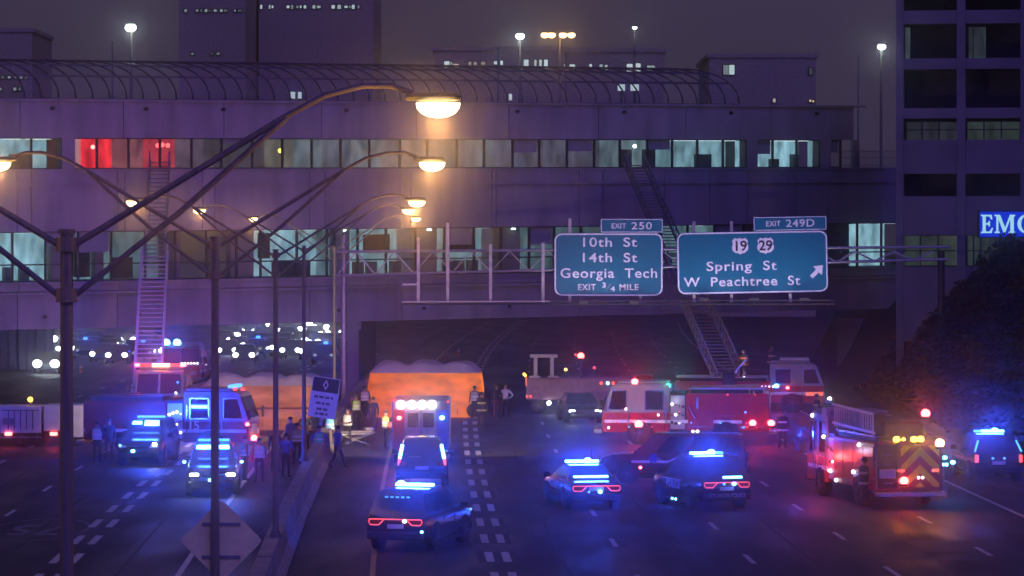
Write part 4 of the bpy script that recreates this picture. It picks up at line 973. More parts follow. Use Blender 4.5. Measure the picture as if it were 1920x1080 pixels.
# ------------------------------------------------------------------ fire engines
def engine(name, loc, rz, label, L=8.4, cab=2.9, body=M_firered, upper=M_firewhite, h=2.75, bodyh=2.35, group='fire engines', number=None, pump=True, bodycol=None, low=None):
    t = empty(name, loc, rz, label, 'fire engine', group); W = 1.24
    yf = L/2; yc = yf-cab; yr = -L/2
    lower = [(yc,.55),(yf-.05,.55),(yf,.7),(yf,1.45),(yc,1.45)]
    MB().prism(lower, -W, W, 'yz').build('cab_lower', body, t)
    up = [(yc,1.452),(yf-.002,1.452),(yf-.05,1.6),(yf-.42,h-.1),(yf-.6,h),(yc,h)]
    MB().prism(up, -W+.03, W-.03, 'yz').build('cab_upper', upper, t)
    MB().bbox(-W+.12, W-.12, yc+.05, yf-.7, h, h+.16, .06).build('roof_cap', upper, t)
    for x in (-1, 1):
        s_ = x*(W-.03)
        for a, b_ in ((yf-1.12,yf-.36),(yc+.28,yc+1.12)):
            z0, z1 = 1.58, h-.28
            pts = [(a,z0),(b_+(.12 if b_ > yf-.5 else 0),z0),(b_-(.12 if b_ > yf-.5 else 0),z1),(a,z1)]
            w_ = MB().prism(pts, s_-.012, s_+.012, 'yz').build('cab_window', M_autoglass, t)
            fr = MB(); loop = pts+[pts[0]]
            for p, q_ in zip(loop, loop[1:]): fr.bar((s_+x*.012,p[0],p[1]),(s_+x*.012,q_[0],q_[1]),.05,.05)
            fr.build('window_frame', M_chrome if upper is M_firewhite else M_dark, w_)
        for a in (yf-1.18, yc+.22, yc+1.2): MB().box(x*(W+.002)-.004, x*(W+.002)+.004, a-.012, a+.012, .6, 1.44).build('door_seam', M_black, t)
        MB().box(x*(W+.004)-.006, x*(W+.004)+.006, yr+.05, yf-.1, .98, 1.12).build('stripe', M_stripe, t)
        MB().bar((x*(W+.04),yc+.15,1.0),(x*(W+.04),yc+.15,2.2),.04).build('grab_rail', M_chrome, t)
        MB().bar((x*(W+.04),yf-1.2,.9),(x*(W+.04),yf-1.2,1.5),.04).build('grab_rail', M_chrome, t)
        m_ = MB().bar((x*W,yf-.1,1.9),(x*(W+.32),yf+.1,1.95),.05).bbox(x*(W+.36)-.1,x*(W+.36)+.1,yf+.04,yf+.14,1.55,2.05,.03).build('mirror', M_dark, t)
        for y in (yf-1.75, yr+2.0): wheel(t, x*(W-.12), y, .53, .32); MB().cyl((x*(W-.14), y, .57), .62, .29, 'x', 20).build('wheel_arch', M_black, t)
    for s_ in (-1, 1):
        MB().loft([[(s_*.06, yf-.04, 1.6),(s_*(W-.12), yf-.04, 1.6),(s_*(W-.16), yf-.39, h-.2),(s_*.06, yf-.39, h-.2)], [(s_*.06, yf-.0, 1.62),(s_*(W-.12), yf-.0, 1.62),(s_*(W-.16), yf-.34, h-.2),(s_*.06, yf-.34, h-.2)]]).build('windshield', M_autoglass, t)
        MB().bbox(s_*.85-.2, s_*.85+.2, yf-.02, yf+.04, .85, 1.1, .02).build('headlight', M_silver, t)
    MB().bbox(-.5, .5, yf-.02, yf+.03, .8, 1.35, .02).build('grille', M_chrome, t)
    MB().bbox(-W, W, yf-.02, yf+.4, .45, .72, .05).build('front_bumper', M_chrome, t)
    b0 = yc-.02
    if pump:
        MB().box(-W+.06, W-.06, yc-.75, yc-.03, .6, bodyh+.05).build('pump_house', M_dark, t); b0 = yc-.78
        rn = random.Random(int(loc[1]*7))
        for x in (-1, 1):
            pp = MB().box(x*(W-.04)-.02, x*(W-.04)+.02, yc-.72, yc-.06, .7, bodyh-.1).build('pump_panel', M_silver, t)
            for k in range(12):
                MB().cyl((x*(W+.0), yc-.64+.17*(k % 4), 1.0+.4*(k//4)+rn.uniform(-.08,.08)), rn.uniform(.03,.075), .05, 'x', 10).build('gauge', rn.choice((M_chrome, M_black, M_firered, M_whitelens)), pp)
    bc = bodycol or body
    MB().bbox(-W, W, yr, b0, .62, bodyh, .04).build('body', bc, t)
    nd = max(2, round((b0-yr)/1.15)); dw = (b0-yr-.1)/nd
    for x in (-1, 1):
        for k in range(nd):
            y0 = yr+.05+k*dw; over = abs((y0+dw/2)-(yr+2.0)) < .75
            d_ = MB().box(x*(W+.012)-.018, x*(W+.012)+.018, y0+.04, y0+dw-.04, 1.25 if over else .7, bodyh-.15).build('compartment_door', low or bc, t)
            MB().bar((x*(W+.04), y0+.2, 1.32 if over else .82), (x*(W+.04), y0+dw-.2, 1.32 if over else .82), .03).build('latch_bar', M_chrome, d_)
    MB().box(-W+.15, W-.15, yr+.3, b0-.2, bodyh, bodyh+.18).build('hose_bed', M_dark, t)
    for x in (-1, 1): MB().bar((x*(W-.06), yr+.1, bodyh+.22), (x*(W-.06), b0-.1, bodyh+.22), .05).build('bed_rail', M_chrome, t)
    MB().bbox(-W, W, yr-.35, yr-.01, .42, .6, .03).build('rear_step', M_chrome, t)
    if number:
        for x in (-1, 1): text_mesh(number, .55, M_signwhite, t, (x*(W+.008), yc+1.15 if x < 0 else yc+.45, 1.27), rot=(R(90),0,R(90)*x), bold=.012, depth=.002)
    return t, dict(W=W, yf=yf, yc=yc, yr=yr, h=h, bodyh=bodyh)
def beacon(t, p, m, col, power, r=.11, name='beacon', d=None):
    b_ = MB().cyl((p[0],p[1],p[2]-r*.9), r*.9, r*.5, n=10).build('beacon_base', M_black, t)
    MB().ball(p, r, 12, 7, .9).build(name, m, b_)
    if d: lamp('AREA', t, (p[0]+d[0]*(r+.05), p[1]+d[1]*(r+.05), p[2]), power, col, .18, d, 170, .18)
    else: lamp('POINT', t, (p[0], p[1], p[2]+r+.06), power, col, .1)
def whip(t, x, y, z0, z1): MB().tube([(x,y,z0),(x,y,z1)], .02, 5).build('grab_pole', M_chrome, t)

# left engine 15, side on, facing right
t, g_ = engine('fire_engine', (gx(322,158), 158, 0), R(-97), 'fire engine 15 on the left with a pale cab, side on', L=7.4, number='15', body=mat('engine_dark_red', (.22,.012,.03), .35), bodycol=mat('engine_dark_red', (.22,.012,.03), .35))
beacon(t, (1.25, g_['yf']-.05, 1.35), M_redlens, RED, 60, .1, d=(1,0,0)); beacon(t, (1.25, g_['yf']+.25, .75), M_redlens, RED, 260, .16, d=(1,0,0))
for y in (-.15,.2): beacon(t, (1.0, g_['yf']-.5+y, g_['h']+.12), M_redlens2, RED, 30, .1, d=(1,0,0))
MB().bbox(-.9,.9,g_['yf']-1.0,g_['yf']-.7,g_['h']+.17,g_['h']+.3,.02).build('light_bar', M_bluelens2, t)
MB().bbox(-1.28,-1.22,-1.2,-.6,2.0,2.2,.01).build('scene_light', M_headlens, t)  # unseen lamp added on the far side to light the left cushion
lamp('AREA', t, (-1.4,-.9,2.1), 14000, (1.0,.72,.46), .2, (-1,.2,-.05), 160, .6)

# low panelled rescue truck at the far left
lt = empty('rescue_trailer', (gx(60,163), 163, 0), 0, 'long low rescue truck with flat pale side panels at the left edge', 'truck')
k_ = FPX/163
def LX(px): return (px-60)/k_
MB().box(LX(-200), LX(215), .1, 2.3, .62, .98).build('chassis', M_dark, lt)
MB().box(LX(-200), LX(190), .05, 2.35, .98, 1.18).build('deck', M_lead, lt)
M_sidep = mat('pale_side_panel', (.62,.6,.64), .4, var=.12)
for a, b_, ya, yb in ((-190,-82,762,812),(-78,-4,762,812),(0,77,762,812),(82,117,760,808),(119,160,760,820),(163,190,760,812)):
    z0, z1 = gz(yb,163), gz(ya,163)
    p = MB().bbox(LX(a), LX(b_), 0, 2.2, z0, z1, .02).build('side_panel', M_sidep, lt)
    if a in (-78, 0):
        for q_ in range(1, 6):
            x = LX(a)+.1+(LX(b_)-LX(a)-.2)*q_/6; MB().bar((x,-.015,z0+.15),(x,-.015,z1-.2),.035).build('ladder_rung', M_dark, p)
        MB().bar((LX(a)+.1,-.015,z1-.18),(LX(b_)-.1,-.015,z1-.18),.03).build('ladder_rail', M_dark, p)
MB().box(LX(0), LX(78), -.05, 0, gz(812,163)-.1+(-.1), gz(805,163)-.35).build('bumper_strip', M_stripe, lt)
MB().box(LX(5), LX(29), -.08, -.05, 1.0, 1.3).build('equipment_box', M_firewhite, lt)
MB().bbox(LX(193), LX(216), .0, 2.1, .75, gz(772,163), .05).build('cab', mat('truck_cab_blue', (.25,.27,.4), .4), lt)
MB().box(LX(197), LX(209), -.02, .0, 1.4, gz(777,163)).build('cab_window', M_autoglass, lt)
for px in (-120, -60, 40, 70, 140, 185):
    o = wheel(lt, LX(px), .3, .48, .3, -1); o.rotation_euler = (0,0,R(90))
for px in (16, 101): MB().bbox(LX(px)-.17, LX(px)+.17, -.1, 0, .50, .66, .03).build('tail_light', M_redlens, lt); lamp('AREA', lt, (LX(px), -.25, .58), 60, RED, .15, (0,-1,-.1), 165, .3)
for px, py, m_, c_, pw in ((54,750,M_amblens,AMB,40),(212,759,M_redlens,RED,160),(212,745,M_redlens2,RED,0)):
    z = gz(py,163); MB().tube([(LX(px),.6,gz(775,163)),(LX(px),.6,z)], .03, 6).build('beacon_post', M_dark, lt); MB().ball((LX(px),.5,z), .12, 10, 6).build('beacon', m_, lt)
    if pw: lamp('POINT', lt, (LX(px),.3,z+.1), pw, c_, .1)

# middle right engine, facing left
t, g_ = engine('fire_engine', (gx(1288,166), 166, 0), R(84), 'red fire engine facing left behind the maroon rescue wagon', L=7.7, cab=3.1)
beacon(t, (-1.05, g_['yf']-1.5, g_['h']+.12), M_redlens, RED, 420, .17, d=(-1,0,0))
beacon(t, (-1.3, g_['yf']-1.7, .92), M_redlens, RED, 420, .2, d=(-1,0,0))
beacon(t, (-1.1, g_['yf']-3.05, g_['h']-.05), M_greenlens, (.05,1,.5), 60, .11, d=(-1,0,0))
for y in (-.7,-.45,-.15): MB().ball((-1.1, g_['yf']+y+.2, g_['h']+.05), .08).build('roof_lamp', M_bluelens if y == -.45 else M_redlens2, t)
for y, m_ in ((-3.4,M_redlens),(-4.25,M_redlens)):
    beacon(t, (-1.3, g_['yf']-6.95+(y+3.4)*1.0, 1.0), m_, RED, 260, .17, d=(-1,0,0))
for y in (-6.8,-7.0,-7.5,-7.7): whip(t, -1.2, g_['yf']+y, 1.0, 2.5)
for q_, z in ((-1.1,1.62),(-2.6,1.35),(-.3,.75)): MB().ball((-1.28, g_['yf']+q_, z), .06).build('marker_lamp', M_whitelens, t)
MB().cbox((-1.26,g_['yf']-4.4,1.9),(.05,.1,.5)).build('hose_fitting', M_chrome, t)
lamp('POINT', t, (-1.7, g_['yf']-3.4, 2.0), 60, (.8,.8,1), .1)
me_r = random.Random(9)
for k in range(16):
    y, z = g_['yf']-me_r.uniform(.3, 7.4), me_r.choice((.8, 1.0, 1.5, 2.3, 2.5, 2.85)); MB().ball((-1.3, y, min(z, 2.45) if y < g_['yc'] else z), me_r.uniform(.025,.055)).build('marker_lamp', me_r.choice((M_redlens2, M_redlens2, M_whitelens, M_bluelens2)), t)
for k in range(6): MB().tube([(-1.0+k*.35, g_['yc']-1.0, g_['bodyh']+.2), (-1.0+k*.33, g_['yr']+.5, g_['bodyh']+.25+.04*(k % 3))], .07, 6).build('hose', mat('hose_cloth', (.3,.25,.15), .8), t)
MB().bar((-1.3,g_['yc']-1.2,1.2),(-1.3,g_['yc']-.9,1.75),.12,.04).build('hose_fitting', M_chrome, t)

# near right engine, rear three quarter
t, g_ = engine('fire_engine', (13.05, 129.2, 0), R(11), 'nearest fire engine with yellow chevrons on its tail, at right', L=8.6, cab=2.7, h=3.0, bodyh=2.3, upper=M_lead, low=mat('engine_door_red', (.5,.03,.03), .35))
W, yr, bh = g_['W'], g_['yr'], g_['bodyh']
rp = MB().box(-W+.02, W-.02, yr-.05, yr-.001, .62, 2.38).build('rear_panel', mat('rear_panel_maroon', (.2,.05,.05), .45), t)
M_chev = mat('chevron_yellow', (.75,.60,.03), .4, var=.08); M_chevr = mat('chevron_maroon', (.30,.03,.03), .4, var=.08)
def clip(poly, x0, x1, z0, z1):
    for ax, lim, sg in ((0,x0,1),(0,x1,-1),(1,z0,1),(1,z1,-1)):
        out = []
        for i in range(len(poly)):
            a, b = poly[i-1], poly[i]; ia, ib = (a[ax]-lim)*sg >= 0, (b[ax]-lim)*sg >= 0
            if ia != ib:
                f = (lim-a[ax])/(b[ax]-a[ax]); out.append((a[0]+(b[0]-a[0])*f, a[1]+(b[1]-a[1])*f))
            if ib: out.append(b)
        poly = out
        if not poly: return []
    return poly
for s_ in (-1, 1):
    for k in range(-2, 9):
        z = .3+k*.31
        pl = clip([(0,z),(1.0,z-.95),(1.0,z-.95+.31),(0,z+.31)], 0.002, .70, .75, 2.2)
        if len(pl) < 3: continue
        pts = [(.40+s_*a, b) for a, b in pl]
        MB().prism(pts, yr-.06-.002*(k % 2), yr-.051).build('chevron', M_chev if k % 2 else M_chevr, rp)
for x in (-.45,-.2,.18,.42): beacon(t, (x, yr-.05, 2.42), M_amblens, AMB, 170 if x != -.2 else 20, .13 if x != -.2 else .07, 'arrow_lamp', (0,-1,-.05))
beacon(t, (1.12, yr-.05, 2.28), glow('hot_orange', (1,.5,.2), 9), (1,.3,.08), 330, .17, d=(0,-1,0))
beacon(t, (.78, yr+.5, 3.30), M_redlens, RED, 620, .17)
whip(t, .78, yr+.5, 2.3, 3.2)
beacon(t, (-.2, yr-.12, .98), M_redlens, RED, 330, .16, d=(0,-1,0))
for x in (-.3, .95): MB().bbox(x-.13, x+.13, yr-.1, yr-.06, 1.28, 1.38, .02).build('tail_light', M_redlens2, t)
for x in (.33,.48): MB().ball((x,yr-.1,1.08), .05).build('marker_lamp', M_whitelens, t)
for p in ((-1.3,-1.9,1.15),(-1.3,-2.6,2.15),(-1.3,1.0,1.0),(-1.3,1.9,2.2),(-1.25,3.6,2.9),(-1.32,0.2,.72)): MB().ball(p, .075).build('marker_lamp', M_whitelens, t)
for y in (2.6,2.9,3.2): whip(t, -1.33, y, .9, 2.6)
MB().box(-1.18, -.42, yr-.058, yr-.051, .72, 2.25).build('rear_compartment', M_dark, rp)
for x in (-1.2, -.40): whip(t, x, yr-.14, .7, 2.5)
for k in range(4): MB().bar((-.95,yr-.1,.9+k*.33),(-.6,yr-.1,.9+k*.33),.04).build('step_rung', M_chrome, rp)
MB().bbox(-1.1,-.5,yr-.12,yr-.06,1.05,1.4,.03).build('hose_reel', M_chrome, rp)
lamp('POINT', t, (-1.75, 1.3, 1.5), 1500, (1.0,.06,.05), .1); lamp('POINT', t, (-1.75, -1.7, 1.9), 260, (.75,.7,1), .1); lamp('POINT', t, (-1.8, 3.2, 2.2), 700, BLUE, .1)  # free lamps added to brighten the engine's dark left side
pb_ = random.Random(44)
for k in range(12): MB().bbox(-1.262, -1.255, -3.6+.27*(k % 6), -3.45+.27*(k % 6), 1.35+.4*(k//6), 1.6+.4*(k//6), .002).build('equipment_plate', pb_.choice((M_chrome, M_dark, M_silver)), t)
# ladder rack tipped along the left side of the roof
lr = empty('ladder_rack_part', (0,0,0)); bpy.data.objects.remove(lr)
lad = MB(); 
for z in (2.62, 3.28): lad.bar((-1.05,-3.6,z),(-1.05,1.5,z+.12),.09)
lo = lad.build('rack_ladder', M_silver, t)
for k in range(17): MB().bar((-1.05,-3.5+k*.3,2.62),(-1.05,-3.5+k*.3,3.30),.05).build('rung', M_silver, lo)
MB().box(-1.0,-.92,-1.9,.2,2.72,3.22).build('rack_panel', M_lead, lo)
for y in (-3.3,-1,1.2): MB().bar((-.95,y,2.3),(-1.02,y,2.7),.06).build('rack_arm', M_steel, t)
MB().bbox(-1.24,-.75,1.75,2.35,2.3,3.25,.02).build('upright_locker', M_firewhite, t)
MB().bbox(-.7,.9,-3.4,1.6,2.32,3.0,.1).build('hose_cover', M_dark, t)

# white backed truck by the cushion
wt = empty('utility_truck', (gx(1064,194), 194, 0), R(-3), 'pinkish utility truck with a white goal shaped frame on its roof', 'truck')
MB().bbox(-2.25, 3.6, 0, 2.3, .75, 1.95, .06).build('body', mat('truck_pale', (.27,.12,.17), .45), wt)
for k in range(3): MB().box(-2.2+k*1.02, -1.22+k*1.02, -.02, 0, .85, 1.75).build('compartment_door', mat('truck_pale_door', (.29,.14,.19), .45), wt)
MB().bbox(3.6, 4.6, .1, 2.2, .7, 2.1, .1).build('cab', M_firered, wt)
fr = MB(); hb = wt
for x in (-1.75, -.85): MB().box(x-.1, x+.1, .3, .5, 1.95, 3.05).build('frame_post', M_firewhite, wt)
MB().box(-2.05, -.55, .28, .52, 3.05, 3.22).build('frame_beam', M_firewhite, wt)
MB().box(-2.1, -1.5, .3, .5, 1.96, 2.06).build('frame_foot', M_firewhite, wt); MB().box(-1.1, -.5, .3, .5, 1.96, 2.06).build('frame_foot', M_firewhite, wt)
for x in (-1.6, .8, 3.0):
    o = wheel(wt, x, .3, .46, .3, -1); o.rotation_euler = (0,0,R(90))
beacon(wt, (.72, .2, 3.15), M_redlens, RED, 300, .19); MB().tube([(.72,.2,1.95),(.72,.2,3.0)], .04, 6).build('beacon_post', M_dark, wt)
beacon(wt, (.45, .2, 3.2), M_redlens2, RED, 0.1, .08)
for x, z, m_, c_, p_ in ((-.1,2.3,M_amblens,AMB,25),(1.45,2.4,M_redlens2,RED,30)): 
    MB().tube([(x,.2,1.95),(x,.2,z)], .03, 5).build('beacon_post', M_chrome, wt); beacon(wt, (x,.2,z+.1), m_, c_, p_, .09)
MB().bar((-2.4,-.05,2.2),(-2.25,-.05,2.05),.12).build('side_lamp', M_amblens, wt); MB().bar((-2.25,-.05,2.05),(-2.25,-.05,1.5),.07).build('side_lamp', glow('red_strip', (1,.2,.1), 1.2), wt)
lamp('AREA', wt, (-2.6,.4,2.1), 260, (1.0,.33,.03), .3, (-1,.0,-.15), 150, .3)
for x in (-2.2,-2.0): MB().ball((x,-.06,.95), .07).build('tail_light', M_redlens2, wt)
MB().ball((-1.0,-.2,.6), .12).build('work_lamp', M_headlens, wt); lamp('AREA', wt, (-1.0,-.5,.6), 60, (.85,1,.95), .2, (0,-1,-.3), 165, .2)

# aerial ladders
M_ladder = mat('ladder_alloy', (.36,.35,.38), .5, .0, var=.1)
M_ladder_shaded = mat('ladder_alloy_dull', (.12,.12,.14), .6, .0, var=.1)  # darker copy of the alloy, painting the upper section as unlit
def aerial(parent, base, tip, w0, w1, split=.52, m_=M_ladder):
    base, tip = Vector(base), Vector(tip); d = tip-base; Ln = d.length
    rot = d.to_track_quat('Y', 'Z')
    for k, (a, b, w, hgt) in enumerate(((0, split*Ln, w0, .75), (split*Ln-.8, Ln, w1, .6))):
        rl = MB(); m_ = M_ladder_shaded if k else m_
        for x in (-w/2, w/2):
            rl.bar((x, a, 0), (x, b, 0), .11); rl.bar((x, a, hgt), (x, b, hgt), .08)
        o = rl.build('ladder_section', m_, parent); o.rotation_mode = 'QUATERNION'; o.rotation_quaternion = rot; o.location = base
        rm_ = MB().bar((-w/2,0,0),(w/2,0,0),.045).mesh('rung'); rm_.materials.append(m_)
        n_ = int((b-a)/.36)
        for i in range(n_): inst(rm_, 'rung', o, (0, a+.2+i*.36, 0))
        step = .72; bmesh_ = MB().bar((0,0,0),(0,step/2,hgt),.045).bar((0,step/2,hgt),(0,step,0),.045).mesh('lattice_brace'); bmesh_.materials.append(m_)
        for i in range(int((b-a)/step)):
            for x in (-w/2, w/2): inst(bmesh_, 'lattice_brace', o, (x, a+i*step, 0))
def turntable(t, p, w=1.3):
    MB().cyl((p[0],p[1],p[2]-.35), .95, .5, n=20).build('turntable', M_silver, t)
    for x in (-w/2-.08, w/2+.08): MB().bbox(p[0]+x-.08, p[0]+x+.08, p[1]-.5, p[1]+.4, p[2]-.2, p[2]+.7, .03).build('ladder_mount', M_firewhite, t)
    MB().bbox(p[0]+w/2+.3, p[0]+w/2+.9, p[1]-.4, p[1]+.3, p[2]-.2, p[2]+.75, .05).build('control_stand', M_dark, t)
    MB().tube([(p[0]+w/2+.1,p[1]-.6,p[2]-.3),(p[0]-.2,p[1]+.9,p[2]+1.4)], .09, 8).build('lift_ram', M_chrome, t)
# right ladder truck: cab faces right, ladder leans left and up
t, g_ = engine('ladder_truck', (gx(1404,197), 197, 0), R(-93), 'ladder truck at right, its raised ladder passing behind the wide sign', L=8.2, cab=2.95, h=2.65, bodyh=1.7, group='ladder trucks', pump=False)
rl_ = empty('tmp'); bpy.data.objects.remove(rl_)
inv = Matrix.Rotation(R(93), 4, 'Z')
def loc_of(t, px, py, D):
    return tuple((Matrix.Rotation(-t.rotation_euler.z, 4, 'Z') @ (Vector((gx(px,D), D, gz(py,D)))-Vector(t.location))))
b0 = loc_of(t, 1368, 722, 197); turntable(t, b0)
aerial(t, b0, loc_of(t, 1187, 305, 218), 1.55, 1.2)
beacon(t, (1.3, g_['yf']-2.0, 1.35), M_redlens, RED, 120, .1, d=(1,0,0)); beacon(t, (1.3, g_['yf']-2.6, 1.45), M_bluelens, BLUE, 120, .13, d=(1,0,0))
for k in range(4): MB().ball((1.3, g_['yf']-3.4+k*.2, 1.42), .05).build('marker_lamp', M_whitelens, t)
lamp('SPOT', t, (b0[0]+1.3,b0[1]+1.2,b0[2]+.9), 2600, (.75,.65,1), .1, Vector(loc_of(t, 1250, 460, 209))-Vector((b0[0]+1.3,b0[1]+1.2,b0[2]+.5)), angle=50)
for k, (x, y, z) in enumerate(((b0[0]+.2,b0[1]+.8,b0[2]+.4),(b0[0]+.9,b0[1]+.3,b0[2]-.2),(b0[0]+.9,b0[1]-.2,b0[2]-.2))): MB().ball((x,y,z), .085).build('work_lamp', M_headlens, t)
MB().bbox(-.8,.8,g_['yf']-2.4,g_['yf']-.8,g_['h']+.16,g_['h']+.34,.04).build('roof_lockers', M_silver, t)
MB().box(1.22,1.3,g_['yf']-1.0,g_['yf']-.05,.92,1.12).build('red_strip_lamp', glow('red_strip', (1,.2,.1), 1.2), t)
beacon(t, (1.1, g_['yf']+.3, .75), M_headlens, (.85,.95,1), 80, .11, d=(1,0,0))
# left ladder truck: nose towards the camera
t, g_ = engine('ladder_truck', (gx(322,186), 186, 0), R(176), 'ladder truck at left facing the camera, ladder raised over the bridge', L=8.2, cab=2.9, h=2.8, bodyh=1.9, group='ladder trucks', pump=False)
b0 = loc_of(t, 276, 745, 188); turntable(t, (b0[0], b0[1], b0[2]))
MB().box(b0[0]-1.0, b0[0]+1.0, b0[1]-1, b0[1]+1, .6, b0[2]-.5).build('outrigger_deck', M_firered, t)
aerial(t, b0, loc_of(t, 300, 300, 203), 1.42, 1.1, .6)
for x, m_, p_ in ((-1.15,M_redlens,170),(-.3,glow('hot_red', (1,.35,.15), 10),380),(0,glow('hot_red', (1,.35,.15), 10),0),(.3,glow('hot_red', (1,.35,.15), 10),0),(1.2,M_redlens,200),(.75,M_redlens2,0),(.95,M_redlens2,0)):
    MB().bbox(x-.14, x+.14, g_['yf']-.9, g_['yf']-.62, g_['h']+.17, g_['h']+.32, .02).build('roof_lamp', m_, t)
    if p_: lamp('AREA', t, (x, g_['yf']-.5, g_['h']+.25), p_, RED, .15, (0,1,-.05), 170, .3)
for x, z in ((-1.0,2.2),(.6,1.3),(-.7,1.2),(1.0,1.6),(-.9,1.65)): MB().ball((x,g_['yf']+.06,z), .07).build('marker_lamp', random.choice((M_whitelens, M_bluelens2, M_redlens2)), t)
MB().bbox(-.9,.9,g_['yf']-1.3,g_['yf']-1.1,g_['h']+.17,g_['h']+.3,.02).build('rear_light_bar', M_redlens2, t)     # added rear lamps, put in to colour the bridge girder
lamp('AREA', t, (-.4, g_['yf']-1.45, g_['h']+.3), 7000, RED, .15, (0,-1,.12), 150, .8)
lamp('AREA', t, (.5, g_['yf']-1.45, g_['h']+.3), 5200, BLUE, .15, (0,-1,.12), 150, .8)
# blue lit truck under the bridge
t, g_ = engine('fire_engine', (gx(352,232), 232, 0), R(178), 'far fire engine with two blue roof lamps under the bridge', L=7.5, h=2.7)
for x in (-.6, .1): beacon(t, (x+.9, g_['yf']-.7, g_['h']+.2), M_bluelens, BLUE, 220, .25, d=(0,1,0))
for k in range(6): MB().ball((-1.1+k*.2, g_['yf']+.05, 1.6), .06).build('marker_lamp', M_whitelens, t)

# lamp stand with blue lights next to the near engine
ls = empty('lamp_stand', (gx(1765,131), 131, 0), 0, 'short post carrying small blue lamps right of the nearest fire engine', 'lamp stand')
MB().tube([(0,0,0),(0,0,1.05)], .12, 8).build('post', M_lead, ls); MB().bbox(-.2,.2,-.2,.2,0,.4,.02).build('foot', M_lead, ls)
MB().bbox(-.32,.32,-.08,.08,1.05,1.28,.02).build('lamp_bar', M_dark, ls)
for k in range(4): MB().box(-.25+k*.13,-.16+k*.13,-.1,-.08,1.12,1.22).build('lens', M_bluelens, ls)
bl(ls, (.12,-.05,1.42), .09, glow('cyan_lamp', (.1,.8,1), 9), 70, (.03,.3,1)); bl(ls, (.42,-.02,1.25), .09, M_bluelens, 0)

# ------------------------------------------------------------------ far cars waiting beyond the bridge
M_head2 = glow('head_lamp_far', (0.85,0.97,1.0), 9); M_head3 = glow('head_lamp_dim', (0.8,0.9,1.0), 0.5)
protos = {}
def far_car(px, py, k, yaw, kind):
    D = gd(py, .72)
    if kind not in protos:
        t_ = empty('far_car', (0,0,0), R(180), {0:'far car with strong white headlights waiting in the jam beyond the bridge', 1:'far car with faint headlights waiting in the jam beyond the bridge', 2:'far patrol car with a blue roof lamp in the jam beyond the bridge'}[kind], 'car', {0:'cars with bright headlights beyond the bridge',1:'cars with faint headlights beyond the bridge',2:'patrol cars beyond the bridge'}[kind])
        MB().loft([sec(*s_) for s_ in [(-2.3,.4,.95,.8),(-2.2,.3,1.0,.9),(0,.25,1.0,.92),(1.0,.25,.98,.92),(2.1,.3,.85,.88),(2.3,.4,.7,.8)]]).build('body', M_carblue, t_, True)
        cb_ = [[(-.8,-2.0,.98),(.8,-2.0,.98),(.78,1.0,.98),(-.78,1.0,.98)],[(-.62,-1.4,1.48),(.62,-1.4,1.48),(.62,.2,1.48),(-.62,.2,1.48)]]
        MB().loft(cb_).build('cabin', M_autoglass, t_)
        for x in (-.86,.86):
            for y in (-1.4,1.4): wheel(t_, x, y, .34, .22)
        for x in (-.62,.62):
            MB().ball((x,2.26,.72), {0:.34,1:.22,2:.14}[kind], 10, 6, .85).build('headlight', {0:M_headlens,1:M_head2,2:M_head3}[kind], t_)
        if kind == 2: MB().bbox(-.17,.17,-.7,-.4,1.49,1.68,.03).build('light_bar', M_bluelens2, t_)
        protos[kind] = t_; o = t_
    else: o = copy_tree(protos[kind])
    o.location = (gx(px,D), D, 0); o.rotation_euler = (0,0,R(180)+yaw)
    if kind == 0 and k < 9: lamp('AREA', o, (0, 2.6, .75), 330, (.85,.97,1.0), .3, (0,1,0), 170, 1.3)
    if kind == 2: lamp('AREA', o, (0, -.3, 1.6), 160, BLUE, .12, (0,1,0), 170, 1.0)
far0 = ((473,621),(518,607),(447,648),(566,637),(603,613),(617,641),(180,637),(247,637),(145,642),(95,680),(292,656),(540,628),(505,640),(590,626),(632,640),(553,617),(436,628),(492,628),(203,645),(116,634),(531,640),(575,606))
far1 = ((505,650),(600,640),(466,636),(551,655),(632,650),(428,655),(196,662),(252,655),(520,618),(172,648),(588,657),(222,664),(420,636),(436,628),(492,640),(531,650),(553,617),(575,605),(590,626),(632,622),(460,664),(130,652),(203,652),(116,628),(275,641))
far2 = ((160,655),(482,652),(610,664),(268,660))
for kd, lst in enumerate((far0, far1, far2)):
    for k, (px, py) in enumerate(lst): far_car(px, py, k, random.uniform(-.12,.12), kd)
# ------------------------------------------------------------------ inflated rescue cushions
M_orange = mat('cushion_orange', (.86,.32,.02), .6, var=.3, scale=1.1, bump=.9, stretch=(1,1,2.2))
def translucent(m, f):      # thin coated cloth lets some light through
    t = m.node_tree; p = t.nodes['Principled BSDF']; o = t.nodes['Material Output']
    tr = t.nodes.new('ShaderNodeBsdfTranslucent'); mx = t.nodes.new('ShaderNodeMixShader'); mx.inputs[0].default_value = f
    src = p.inputs['Base Color'].links[0].from_socket; t.links.new(src, tr.inputs[0])
    t.links.new(p.outputs[0], mx.inputs[1]); t.links.new(tr.outputs[0], mx.inputs[2]); t.links.new(mx.outputs[0], o.inputs[0])
M_tanc = mat('cushion_tan', (.62,.25,.10), .6, var=.3, scale=1.1, bump=.9, stretch=(1,1,2.2))
translucent(M_orange, .45); translucent(M_tanc, .35)
M_cwhite = mat('cushion_white', (.5,.42,.43), .6, var=.12, scale=1.5, bump=.2)
M_seam = mat('cushion_seam', (.22,.05,.02), .7)
